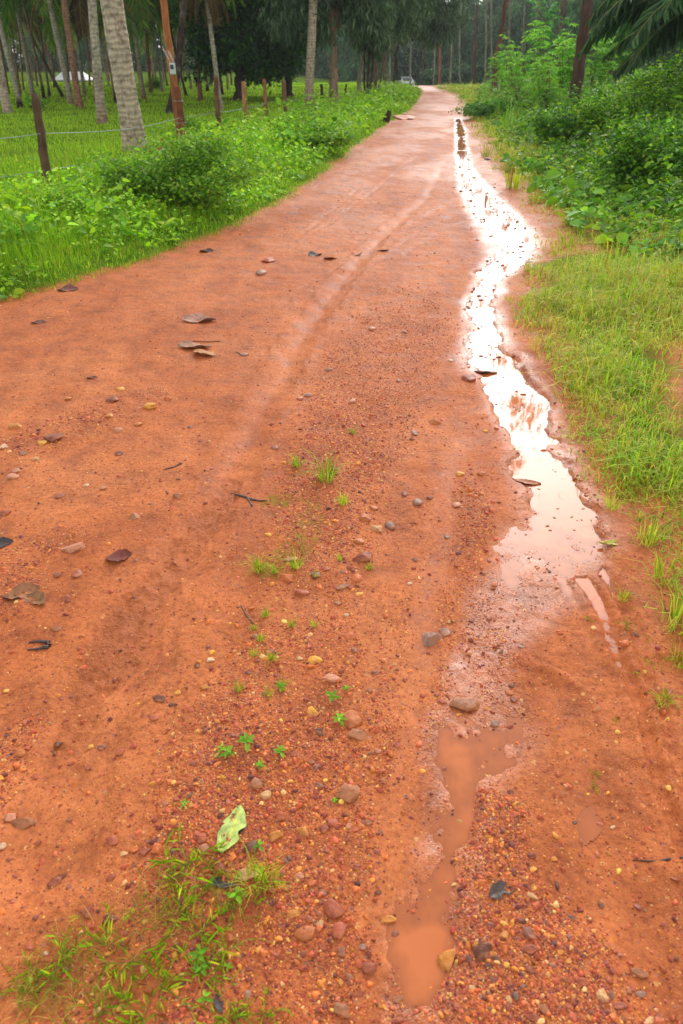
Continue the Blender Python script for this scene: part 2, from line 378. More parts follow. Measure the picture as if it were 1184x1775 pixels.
def plain(name, col, rough=0.5, metal=0.0, spec=0.5, dirt=None):
    m, nt = new_mat(name); n = N(nt)
    tc = n('ShaderNodeTexCoord').outputs['Object']
    k = n.noise(tc, 5.0, 4)
    c = n.mix(n.maprange(k, 0.45, 0.75, 0, 0.35), (*col, 1), (*(dirt or tuple(v * 0.7 for v in col)), 1))
    p = n('ShaderNodeBsdfPrincipled', i_Base_Color=c, i_Roughness=rough, i_Metallic=metal); p.inputs['Specular IOR Level'].default_value = spec
    n('ShaderNodeOutputMaterial', i_Surface=p.outputs[0])
    return m

M = {}
M['soil'] = soil_material(); M['water'] = water_material()
M['grass'] = leaf_material('grass blade', 0.55, 0.45, 0.2, 1.12)
M['leaf'] = leaf_material('green leaf', 0.5, 0.36, 0.22, 1.15)
M['dark_leaf'] = leaf_material('dark glossy leaf', 0.5, 0.2, 0.25)
M['frond'] = leaf_material('palm frond', 0.45, 0.38, 0.3, 1.2)
M['palm_bark'] = palm_bark_material()
M['bark'] = rough_material('tree bark', 0.85, 10, 0.55, 0.02, (1, 1, 0.25), 0.2)
M['post'] = rough_material('weathered post', 0.8, 30, 0.6, 0.008, (1, 1, 0.08), 0.25)
M['stone'] = rough_material('wet stone', 0.48, 42, 0.42, 0.004, (1, 1, 1), 0.35, (0.42, 0.15, 0.06, 1), 30)
M['gravel'] = rough_material('wet gravel', 0.5, 150, 0.3, 0.001, (1, 1, 1), 0.35)
M['dead'] = rough_material('dead leaf', 0.6, 60, 0.5, 0.003, (1, 1, 1), 0.35)
M['char'] = rough_material('wet dark bark', 0.45, 90, 0.5, 0.003, (1, 0.3, 1), 0.45)
M['mud'] = rough_material('mud clod', 0.5, 80, 0.4, 0.003, (1, 1, 1), 0.4)
M['wire'] = plain('galvanised wire', (0.32, 0.37, 0.36), 0.5, 0.3)
M['white'] = plain('white painted sheet', (0.78, 0.79, 0.80), 0.45)
M['carwhite'] = plain('white car paint', (0.80, 0.81, 0.82), 0.25)
M['glass'] = plain('dark car glass', (0.03, 0.04, 0.05), 0.08, 0, 0.6)
M['rubber'] = plain('tyre rubber', (0.02, 0.02, 0.02), 0.8)
M['lamp'] = plain('headlamp lens', (0.6, 0.62, 0.65), 0.1)
M['timber'] = plain('dark timber', (0.09, 0.06, 0.045), 0.8)
M['meter'] = plain('pale grey plastic', (0.55, 0.62, 0.60), 0.4)
M['insul'] = plain('grey conduit', (0.45, 0.45, 0.43), 0.4)

# ------------------------------------------------------------------ mesh helpers
class MB:
    def __init__(s): s.V = []; s.F = []; s.C = []; s.n = 0
    def add(s, V, Fc, col):
        """V (n,3); Fc list of (k-gon arrays); col (3,) or (n,3)"""
        V = np.asarray(V, float).reshape(-1, 3); c = np.asarray(col, float)
        if c.ndim == 1: c = np.broadcast_to(c, V.shape)
        s.V.append(V); s.C.append(c)
        for f in (Fc if isinstance(Fc, list) else [Fc]):
            s.F.append(np.asarray(f, np.int64) + s.n)
        s.n += len(V); return s
    def mesh(s, name, mat, smooth=True):
        V = np.concatenate(s.V); C = np.concatenate(s.C)
        me = bpy.data.meshes.new(name)
        tot = np.concatenate([np.full(len(f), f.shape[1], np.int32) for f in s.F])
        li = np.concatenate([f.ravel() for f in s.F]).astype(np.int32)
        st = np.concatenate([[0], np.cumsum(tot)[:-1]]).astype(np.int32)
        me.vertices.add(len(V)); me.vertices.foreach_set('co', V.astype(np.float32).ravel())
        me.loops.add(len(li)); me.loops.foreach_set('vertex_index', li)
        me.polygons.add(len(tot)); me.polygons.foreach_set('loop_start', st); me.polygons.foreach_set('loop_total', tot)
        me.polygons.foreach_set('use_smooth', np.full(len(tot), smooth))
        at = me.attributes.new('tint', 'FLOAT_COLOR', 'POINT')
        at.data.foreach_set('color', np.concatenate([C, np.ones((len(C), 1))], 1).astype(np.float32).ravel())
        me.materials.append(mat); me.update(calc_edges=True)
        return me

def link(name, me, parent=None, loc=None):
    o = bpy.data.objects.new(name, me); COL.objects.link(o)
    if loc is not None: o.location = loc
    if parent is not None: o.parent = parent
    return o

def tag(o, label=None, cat=None, group=None, kind=None):
    if label: o['label'] = label
    if cat: o['category'] = cat
    if group: o['group'] = group
    if kind: o['kind'] = kind
    return o

def empty(name, loc, label, cat, group=None, rz=0.0):
    o = bpy.data.objects.new(name, None); COL.objects.link(o); o.location = loc; o.rotation_euler = (0, 0, rz)
    o.empty_display_size = 0.2
    return tag(o, label, cat, group)

def unit(v):
    v = np.asarray(v, float); return v / (np.linalg.norm(v, axis=-1, keepdims=True) + 1e-9)

def tube(mb, path, radii, sides=8, col=(1, 1, 1), cap=True, wob=0.0, seed=0):
    P = np.asarray(path, float); R = np.asarray(radii, float); n = len(P)
    T = unit(np.gradient(P, axis=0))
    ref = np.array([0, 1.0, 0]) if abs(T[0][1]) < 0.9 else np.array([1.0, 0, 0])
    A = unit(np.cross(T, ref)); B = np.cross(T, A)
    th = np.linspace(0, 2 * pi, sides, endpoint=False)
    rr = R[:, None] * np.ones(sides)[None]
    if wob:
        r_ = np.random.default_rng(seed)
        rr = rr * (1 + wob * r_.normal(size=(1, sides)) * 0.6 + wob * r_.normal(size=(n, sides)) * 0.4)
    V = P[:, None] + rr[..., None] * (np.cos(th)[None, :, None] * A[:, None] + np.sin(th)[None, :, None] * B[:, None])
    i = np.arange(n - 1)[:, None] * sides; j = np.arange(sides)[None]; j2 = (j + 1) % sides
    Fq = np.stack([i + j, i + j2, i + sides + j2, i + sides + j], -1).reshape(-1, 4)
    c = np.asarray(col, float)
    if c.ndim == 2: c = np.repeat(c, sides, 0)
    fs = [Fq]
    if cap: fs += [np.arange(sides)[None, ::-1], ((n - 1) * sides + np.arange(sides))[None]]
    mb.add(V.reshape(-1, 3), fs, c)

def leaves(mb, P, D, Nn, L, W, col, fold=0.15, curl=0.1):
    """folded six-vertex leaves"""
    P = np.asarray(P, float); n = len(P); D = unit(D)
    S = unit(np.cross(D, Nn)); U = np.cross(S, D)
    L = np.broadcast_to(np.asarray(L, float), (n,))[:, None]; W = np.broadcast_to(np.asarray(W, float), (n,))[:, None]
    m1 = P + D * L * 0.33; m2 = P + D * L * 0.72 - U * L * curl * 0.45; t = P + D * L - U * L * curl
    up = U * W * fold
    V = np.stack([P, m1 + S * W * .5 + up, m2 + S * W * .38 + up, t, m2 - S * W * .38 + up, m1 - S * W * .5 + up], 1)
    i = np.arange(n)[:, None] * 6
    Fq = np.concatenate([i + np.array([[0, 1, 2, 3]]), i + np.array([[0, 3, 4, 5]])], 0)
    c = np.asarray(col, float)
    if c.ndim == 2: c = np.repeat(c, 6, 0)
    mb.add(V.reshape(-1, 3), Fq, c)

def blades(mb, P, az, h, lean, w, col, curv=0.6):
    """grass blades: tapered bent strips, five vertices each"""
    n = len(P); d = np.stack([np.cos(az), np.sin(az), np.zeros(n)], 1); s = np.stack([-np.sin(az), np.cos(az), np.zeros(n)], 1)
    h = h[:, None]; lean = lean[:, None]; w = w[:, None] * 0.5
    up = np.array([[0, 0, 1.0]])
    mid = P + up * h * 0.58 + d * h * lean * 0.30
    tip = P + up * h * (1.0 - 0.35 * np.clip(lean, 0, 2)) + d * h * lean * (0.6 + curv * 0.5)
    V = np.stack([P - s * w, P + s * w, mid + s * w * 0.85, mid - s * w * 0.85, tip], 1)
    i = np.arange(n)[:, None] * 5
    c = np.asarray(col, float)
    if c.ndim == 2: c = np.repeat(c, 5, 0)
    mb.add(V.reshape(-1, 3), [i + np.array([[0, 1, 2, 3]]), i + np.array([[3, 2, 4]])], c)

def mixcol(n, cols, probs=None, jit=0.18, r=rng):
    cols = np.asarray(cols, float); idx = r.choice(len(cols), n, p=probs)
    c = cols[idx] * (1 + jit * r.normal(size=(n, 1)))
    return np.clip(c * (1 + 0.06 * r.normal(size=(n, 3))), 0.003, 0.95)

def fan(n, y0, y1, side=1.6, r=rng, k=0.60):
    y = y0 * (y1 / y0) ** r.random(n); x = (r.random(n) * 2 - 1) * (k * y + side)
    return x, y

# ------------------------------------------------------------------ ground sheets
def build_ground():
    ys = [-6.0]
    while ys[-1] < 0.35: ys.append(ys[-1] + max(0.012, 0.25 * min(1, (0.35 - ys[-1]) / 2)))
    while ys[-1] < 700: ys.append(ys[-1] + (0.0034 if ys[-1] < 3.5 else 0.0050) * (ys[-1] + 0.75) * (1 if ys[-1] < 70 else 4))
    ys = np.array(ys); nu = 761
    u = np.linspace(-1, 1, nu); u = u * (0.42 + 0.58 * u * u)
    wy = np.where(ys < 0.5, 4.5 - 1.7 * sm((ys + 1.5) / 2.0), 2.8) + 1.15 * np.maximum(ys - 0.5, 0)
    X = u[None] * wy[:, None]; Y = np.repeat(ys[:, None], nu, 1)
    shp = X.shape; f = fields(X.ravel(), Y.ravel())
    V = np.stack([X.ravel(), Y.ravel(), f['z']], 1)
    green = np.maximum(f['green'], f['mat']); 
    masks = np.stack([f['wet'], f['grav'], green, f['clod']], 1)
    i = np.arange(shp[0] - 1)[:, None] * nu + np.arange(nu - 1)[None]; i = i.ravel()
    Fq = np.stack([i, i + 1, i + nu + 1, i + nu], 1)
    edge = np.maximum(f['dl'], f['dr'])
    fe = edge[Fq].mean(1)
    def sheet(name, faces):
        used = np.unique(faces); remap = np.full(len(V), -1, np.int64); remap[used] = np.arange(len(used))
        mb = MB(); mb.add(V[used], remap[faces], (0.3, 0.1, 0.05)); me = mb.mesh(name, M['soil'])
        at = me.attributes.new('masks', 'FLOAT_COLOR', 'POINT'); at.data.foreach_set('color', masks[used].astype(np.float32).ravel())
        at = me.attributes.new('smoothed', 'FLOAT', 'POINT'); at.data.foreach_set('value', f['smooth'][used].astype(np.float32))
        o = link(name, me); o['kind'] = 'structure'; return o
    sheet('dirt_road', Fq[fe <= 0]); sheet('ground', Fq[fe > 0])
    # water sheet: every cell of the bed that lies under the water level
    d = WL - f['z']
    lowf = (d[Fq].max(1) > -0.001) & (np.minimum(f['pud'] / 2.9, f['film'] / 3.4)[Fq].max(1) < 1) & (Y.ravel()[Fq].max(1) < 60) & (fe < 0.25)
    fq = Fq[lowf]; used = np.unique(fq); remap = np.full(len(V), -1, np.int64); remap[used] = np.arange(len(used))
    VW = V[used].copy(); VW[:, 2] = WL
    mb = MB(); mb.add(VW, remap[fq], (0.5, 0.2, 0.1)); me = mb.mesh('water', M['water'])
    at = me.attributes.new('depth', 'FLOAT', 'POINT'); at.data.foreach_set('value', np.clip(d[used], 0, 1).astype(np.float32))
    o = link('water', me); o['kind'] = 'structure'
    o['label'] = 'muddy rainwater lying in the rut along the right side of the road'
build_ground()

# ------------------------------------------------------------------ stones
def ico(sub):
    bm = bmesh.new(); bmesh.ops.create_icosphere(bm, subdivisions=sub, radius=1.0)
    V = np.array([v.co[:] for v in bm.verts]); Fc = np.array([[v.index for v in f.verts] for f in bm.faces]); bm.free(); return V, Fc
ICO = {k: ico(k) for k in (1, 2, 3, 4)}

def stone_verts(sub, seed, cuts=9, sharp=0.9, lump=0.10):
    r = np.random.default_rng(seed); V, Fc = ICO[sub]; V = V.copy()
    for k in range(cuts):
        nv = unit(r.normal(size=3)); c = r.uniform(0.45, 0.85); d = V @ nv - c
        V = V - np.where(d > 0, d, 0)[:, None] * nv * sharp
    off = r.random(3) * 50
    q = V * 2.6 + off
    nn = fbm(q[:, 0] + q[:, 2] * 0.7, q[:, 1] - q[:, 2] * 0.6, 3, seed % 97)
    V = V * (1 + lump * nn)[:, None]
    return V, Fc

PAL = {k: lin(*v) for k, v in {
    'tan': (216, 168, 112), 'ochre': (205, 132, 48), 'yellow': (236, 172, 62), 'orange': (208, 104, 48), 'red-brown': (150, 72, 50),
    'dark red': (112, 46, 40), 'purple-brown': (134, 80, 66), 'dark brown': (92, 54, 44), 'pinkish': (204, 138, 106), 'grey': (150, 118, 104),
    'dark grey': (92, 72, 66), 'brown': (158, 100, 64), 'reddish': (176, 84, 58), 'pale': (226, 190, 150), 'orange-brown': (190, 104, 50)}.items()}

LAND = [('yellow-green fallen leaf', 400, 1435), ('tan block-shaped stone', 431, 1513), ('bright yellow stone', 545, 1142), ('pink-tan oval stone', 573, 1174),
        ('big orange-brown rock', 607, 1237), ('flat star-shaped grey stone', 744, 1100), ('brown rock at the puddle head', 806, 1219),
        ('large wet ochre rock', 772, 1653), ('dark wet angular rock', 839, 1642), ('red stone by the thin water', 641, 1671),
        ('black U-shaped bark piece', 71, 1120), ('curled red-brown leaf', 206, 968), ('long pinkish slab', 129, 947), ('large purple-brown stone', 97, 756),
        ('crumpled dry leaves', 346, 605), ('largest road grass tuft', 565, 828), ('black frayed leaf', 874, 1544), ('thin dark twig', 1145, 1491),
        ('brown bark strip in the puddle', 915, 838), ('big round purple-red stone', 580, 1567), ('bright yellow pebble far left', 261, 702),
        ('pale yellow angular stone', 1043, 1720), ('pale tan slab', 600, 1368), ('forked black stick', 424, 866)]
used_labels = set()

def rel(dx, dy):
    near = 'just ' if math.hypot(dx, dy) < 55 else ''
    if abs(dx) > 2 * abs(dy): return near + ('right of' if dx > 0 else 'left of')
    if abs(dy) > 2 * abs(dx): return near + ('in front of' if dy > 0 else 'behind')
    return near + ('in front and ' if dy > 0 else 'behind and ') + ('right of' if dx > 0 else 'left of')

def place_label(desc, px, py):
    c = sorted(((math.hypot(px - x, (py - y)), nm, px - x, py - y) for nm, x, y in LAND if math.hypot(px - x, py - y) > 4 and nm != desc), key=lambda q: q[0])
    for k in range(4):
        s = '%s %s the %s' % (desc, rel(c[k][2], c[k][3]), c[k][1])
        if s not in used_labels and len(s.split()) <= 16: used_labels.add(s); return s
    for a in range(4):
        for b in range(a + 1, 6):
            s = '%s between the %s and the %s' % (desc, c[a][1], c[b][1])
            if s not in used_labels and len(s.split()) <= 16: used_labels.add(s); return s
    for a in range(6):
        s = '%s %s the %s' % (desc, 'some way ' + rel(c[a][2], c[a][3]).replace('just ', ''), c[a][1])
        if s not in used_labels: used_labels.add(s); return s
    return desc

def size_word(mx):
    return 'large' if mx > 0.075 else ('medium' if mx > 0.038 else 'small')

def add_stone(px, py, w, h, color, shape, label=None, seed=None, tall=0.5, cuts=None):
    p = G(px, py + h * 0.18); k = pxm(p); dep = math.atan2(CAMH, p.y)
    W = w * k * 0.5; D = min(max(h * k * 0.5 / max(sin(dep), 0.25) * 0.8, W * 0.45), W * 1.5); Z = min(W, D) * tall * 1.05
    sub = (4 if w > 26 else 3) if shape.split()[-1] in ('round', 'oval', 'smooth') else 3
    seed = seed if seed is not None else int(px * 7 + py * 13)
    nc = cuts if cuts is not None else {'round': 8, 'oval': 7, 'smooth': 5, 'flat': 11, 'slab': 15, 'angular': 17, 'block': 17}.get(shape.split()[-1], 11)
    V, Fc = stone_verts(sub, seed, nc, 0.95 if nc > 8 else 0.75, 0.16)
    r = np.random.default_rng(seed + 1); a = r.uniform(-0.5, 0.5)
    ext = np.abs(V).max(0); V = V / ext
    V = V * np.array([W, D, Z]); R = np.array([[cos(a), -sin(a), 0], [sin(a), cos(a), 0], [0, 0, 1]]); V = V @ R.T
    c = (0.80 * np.array(PAL[color]) + 0.20 * np.array([0.44, 0.14, 0.05])) * r.uniform(0.9, 1.12)
    mb = MB(); mb.add(V, Fc, c); me = mb.mesh('stone', M['stone'], nc < 11)
    base = max(p.z, WL - 0.3 * Z) if p.z < WL else p.z
    o = link('stone', me, None, (p.x, p.y, base + Z * 0.16))
    desc = '%s %s %s stone' % (size_word(2 * W), color, shape)
    tag(o, label or place_label(desc, px, py), 'stone', 'loose stones on the road')
    if label: used_labels.add(label)
    return o

STONES = [
 # named landmarks first (x, y, width, height, colour, shape, label)
 (431,1513,46,28,'tan','block','pale tan block-shaped stone with a crack behind the green grass tuft'),
 (545,1142,32,19,'yellow','angular','bright yellow angular stone on the centre gravel strip'),
 (573,1174,34,21,'pinkish','oval','pink-tan oval stone just in front of the bright yellow stone'),
 (607,1237,42,46,'orange-brown','lumpy','big orange-brown rock beside the small green seedlings on the centre strip'),
 (744,1100,44,36,'grey','flat','flat star-shaped grey stone sunk in the gravel left of the water'),
 (806,1219,54,30,'brown','lumpy','brown wet rock sitting at the head of the milky puddle'),
 (772,1655,46,50,'ochre','lumpy','large wet ochre rock standing in the shallow water near the front'),
 (839,1642,38,36,'dark brown','angular','dark wet angular rock right of the large ochre rock'),
 (641,1671,30,29,'red-brown','angular','shiny red stone alone left of the large wet ochre rock'),
 (129,947,52,20,'pinkish','slab','long pinkish slab on the left of the road behind the red leaf'),
 (97,756,38,20,'purple-brown','lumpy','large purple-brown stone in the gravel patch on the left'),
 (580,1567,42,42,'reddish','round','big round purple-red stone in the front gravel'),
 (261,702,25,13,'yellow','angular','bright yellow pebble alone on the far left of the road'),
 (1043,1720,24,30,'tan','angular','pale yellow angular stone upright in the front right gravel'),
 (600,1368,56,44,'brown','slab','pale tan flat slab half buried in the centre gravel'),
]
STONES2 = [
 (379,1498,32,23,'red-brown','round'),(347,1470,32,26,'brown','block'),(349,1446,30,22,'reddish','angular'),(436,1465,34,25,'dark brown','smooth'),
 (481,1475,22,18,'orange','angular'),(487,1411,22,24,'reddish','angular'),(527,1614,44,27,'orange-brown','oval'),(588,1606,26,36,'reddish','flat'),
 (190,1590,31,26,'dark red','angular'),(152,1576,32,26,'red-brown','flat'),(94,1527,25,22,'red-brown','angular'),(41,1422,46,28,'brown','slab'),
 (15,1415,26,22,'pinkish','angular'),(3,1465,16,15,'pale','round'),(193,1454,27,24,'reddish','round'),(270,1470,27,28,'orange','angular'),(441,1356,28,26,'brown','flat'),
 (462,1377,22,18,'tan','angular'),(527,1437,28,20,'ochre','angular'),(362,1579,15,25,'orange','oval'),(397,1624,18,17,'orange-brown','round'),
 (449,1645,17,16,'yellow','angular'),(430,1721,14,19,'grey','angular'),(593,1746,31,28,'brown','block'),(562,1434,20,20,'red-brown','round'),
 (580,1424,24,18,'reddish','angular'),(552,1359,23,14,'purple-brown','oval'),(193,1519,17,14,'red-brown','round'),(507,1581,25,18,'ochre','angular'),(476,1447,28,22,'ochre','block'),
 (541,1230,27,19,'yellow','angular'),(607,1100,17,21,'orange','angular'),(605,1140,25,18,'orange-brown','angular'),(770,1091,19,21,'grey','flat'),
 (547,994,19,19,'dark red','round'),(495,997,31,20,'orange','angular'),(618,1001,19,18,'orange','round'),(626,964,43,25,'red-brown','slab'),(593,1015,31,13,'brown','slab'),
 (651,913,27,15,'tan','angular'),(676,909,19,18,'dark grey','round'),(724,869,18,14,'grey','round'),(634,897,24,16,'orange-brown','flat'),(618,1271,37,22,'brown','slab'),
 (504,968,25,13,'pinkish','oval'),(616,1125,15,16,'purple-brown','flat'),(710,1010,9,8,'pale','round'),(719,969,13,9,'dark grey','oval'),(623,937,23,12,'orange-brown','oval'),
 (197,692,24,12,'purple-brown','flat'),(28,739,23,12,'ochre','angular'),(20,825,23,11,'pinkish','oval'),(30,815,17,10,'pinkish','oval'),(103,859,20,10,'purple-brown','oval'),
 (309,858,19,13,'brown','round'),(204,745,18,9,'pinkish','oval'),(206,785,15,10,'dark brown','oval'),(9,774,18,10,'pale','angular'),(8,888,28,15,'red-brown','slab'),
 (73,767,17,11,'yellow','angular'),(234,895,24,15,'brown','flat'),(133,992,19,20,'red-brown','angular'),(98,995,15,13,'purple-brown','angular'),(99,1088,20,13,'brown','oval'),
 (11,1196,11,11,'yellow','round'),(268,1242,19,13,'reddish','oval'),(275,1210,27,15,'dark brown','angular'),(300,1221,17,10,'dark brown','oval'),(309,1199,15,11,'yellow','round'),
 (364,1142,15,11,'pale','block'),(342,1152,11,11,'dark brown','round'),(209,1299,20,20,'reddish','block'),(99,1288,18,14,'dark brown','angular'),(158,1293,11,11,'yellow','round'),
 (176,1294,19,12,'purple-brown','angular'),(34,1302,24,18,'orange-brown','round'),(355,1190,19,10,'ochre','oval'),(767,1215,16,15,'reddish','round'),(857,1253,21,14,'grey','angular'),
 (886,1372,13,13,'dark red','round'),(888,1188,11,9,'dark brown','round'),(884,1200,15,10,'orange-brown','oval'),(890,1211,12,12,'dark red','oval'),(902,1120,13,7,'grey','oval'),
 (1103,1099,11,9,'dark grey','round'),(1084,1114,19,12,'orange','oval'),(917,1643,37,19,'red-brown','oval'),(917,1615,28,24,'purple-brown','angular'),(874,1619,23,16,'ochre','angular'),
 (874,1600,18,13,'yellow','angular'),(923,1552,21,16,'tan','oval'),(921,1482,17,16,'dark red','round'),(893,1725,15,19,'dark grey','round'),(1107,1685,32,17,'brown','flat'),
 (1075,1742,29,15,'red-brown','slab'),(1008,1699,26,17,'reddish','oval'),(944,1745,19,22,'brown','angular'),(1152,1602,12,12,'red-brown','round'),(970,1638,15,17,'reddish','block'),
 (670,1592,35,17,'ochre','angular'),(684,1616,15,15,'purple-brown','round'),(628,1640,14,14,'grey','round'),(593,1645,18,22,'purple-brown','block'),(842,1720,21,15,'ochre','flat'),
 (820,1712,18,13,'tan','flat'),(918,1678,15,19,'red-brown','oval'),(1126,1768,25,14,'tan','angular'),(925,1762,26,20,'red-brown','flat'),(814,656,26,12,'red-brown','slab'),
 (753,728,24,15,'orange-brown','angular'),(718,747,17,14,'grey','angular'),(775,930,13,7,'dark grey','oval'),(792,875,19,10,'pinkish','oval'),(835,820,17,9,'orange-brown','oval'),
 (798,820,15,11,'yellow','angular'),(451,473,21,9,'grey','oval'),(422,615,18,6,'grey','oval'),(465,452,26,10,'reddish','flat'),(612,1365,12,10,'orange','round'),
 (700,855,12,10,'dark red','round'),(745,862,12,8,'dark red','round'),(648,880,16,10,'orange-brown','oval'),(535,1590,16,16,'red-brown','angular'),(553,1600,17,18,'tan','angular'),
 (540,1530,18,14,'orange','angular'),(520,1517,14,15,'pinkish','angular'),(558,1545,17,13,'purple-brown','oval'),(470,1540,18,16,'reddish','round'),(605,1430,15,12,'pinkish','round'),
 (640,1425,16,12,'brown','angular'),(655,1475,14,13,'red-brown','round'),(620,1500,18,14,'red-brown','flat'),(655,1545,13,11,'dark brown','round'),(605,1690,20,18,'brown','round'),
 (560,1640,17,14,'reddish','angular'),(548,1680,16,13,'orange-brown','angular'),(625,1720,19,14,'red-brown','angular'),(690,1730,20,15,'brown','flat'),(700,1770,22,16,'reddish','flat'),
 (860,1660,17,12,'dark brown','oval'),(845,1672,20,11,'dark brown','flat'),(812,1660,20,14,'dark brown','round'),(885,1650,13,12,'red-brown','oval'),(951,1690,14,12,'ochre','round'),
 (985,1665,13,11,'ochre','angular'),(1010,1655,12,11,'dark red','round'),(1030,1630,12,10,'reddish','round'),(1060,1640,17,14,'orange-brown','round'),(1020,1762,14,14,'ochre','round'),
 (985,1745,18,15,'reddish','angular'),(1095,1710,16,13,'reddish','round'),(1110,1722,20,14,'grey','round'),(900,1590,13,11,'reddish','round'),(948,1600,12,10,'red-brown','angular'),
 (990,1590,13,12,'dark grey','round'),(950,1575,15,14,'red-brown','angular'),(985,1555,13,10,'reddish','round'),(905,1520,14,11,'orange-brown','round'),(1041,1567,12,11,'dark grey','round'),
 (1055,1478,13,9,'ochre','round'),(1040,1427,15,10,'reddish','oval'),(1062,1432,12,8,'pale','oval'),(996,1424,11,9,'dark grey','oval'),(960,1487,12,11,'ochre','round'),
 (925,1505,15,11,'yellow','oval'),(500,1650,13,11,'ochre','round'),(322,1500,16,13,'red-brown','round'),(306,1520,18,15,'reddish','angular'),(250,1475,20,15,'red-brown','flat'),
 (232,1471,17,13,'orange','round'),(215,1478,13,12,'tan','round'),(420,1440,12,12,'dark grey','round'),(330,1395,13,10,'ochre','round'),(395,1390,14,11,'reddish','angular'),
 (510,1305,16,12,'red-brown','flat'),(540,1320,13,11,'brown','round'),(655,1300,14,11,'pinkish','round'),(690,1290,15,11,'reddish','flat'),(650,1165,14,10,'purple-brown','flat'),
 (640,1195,13,10,'brown','round'),(585,1045,16,9,'brown','flat'),(600,1065,11,9,'pale','round'),(625,1028,12,9,'yellow','round'),(566,985,14,10,'reddish','round'),
 (522,1025,30,16,'reddish','slab'),(470,1128,14,11,'purple-brown','oval'),(520,1140,13,9,'tan','round'),(455,1330,16,11,'ochre','round'),(378,1250,13,9,'ochre','round'),
 (405,1200,13,10,'reddish','round'),(330,1230,13,9,'reddish','round'),(430,1165,11,8,'dark brown','round'),(152,1330,12,10,'red-brown','round'),(60,1345,14,11,'reddish','angular'),
 (78,1651,13,10,'pale','angular'),(50,1640,14,11,'reddish','round'),(20,1560,15,12,'reddish','flat'),(66,1462,14,11,'red-brown','angular'),(120,1420,12,9,'brown','round'),
 (62,795,16,9,'tan','oval'),(42,785,14,8,'grey','oval'),(150,840,11,7,'pale','oval'),(178,845,14,8,'pinkish','oval'),(118,1040,12,8,'dark red','round'),
 (240,735,14,7,'ochre','oval'),(190,720,15,8,'ochre','oval'),(118,690,13,7,'ochre','oval'),(208,674,14,8,'yellow','oval'),(292,690,15,8,'orange','oval'),
 (330,740,10,6,'dark grey','oval'),(520,690,12,7,'pinkish','oval'),(611,695,16,8,'pinkish','oval'),(690,660,12,6,'grey','oval'),(570,640,15,7,'grey','oval'),
 (645,570,13,6,'pinkish','oval'),(700,575,12,6,'grey','oval'),(780,625,11,6,'pale','oval'),(535,685,16,7,'grey','oval'),(478,775,14,8,'grey','oval')]
for s in STONES: add_stone(*s[:6], label=s[6])
for s in STONES2: add_stone(*s)

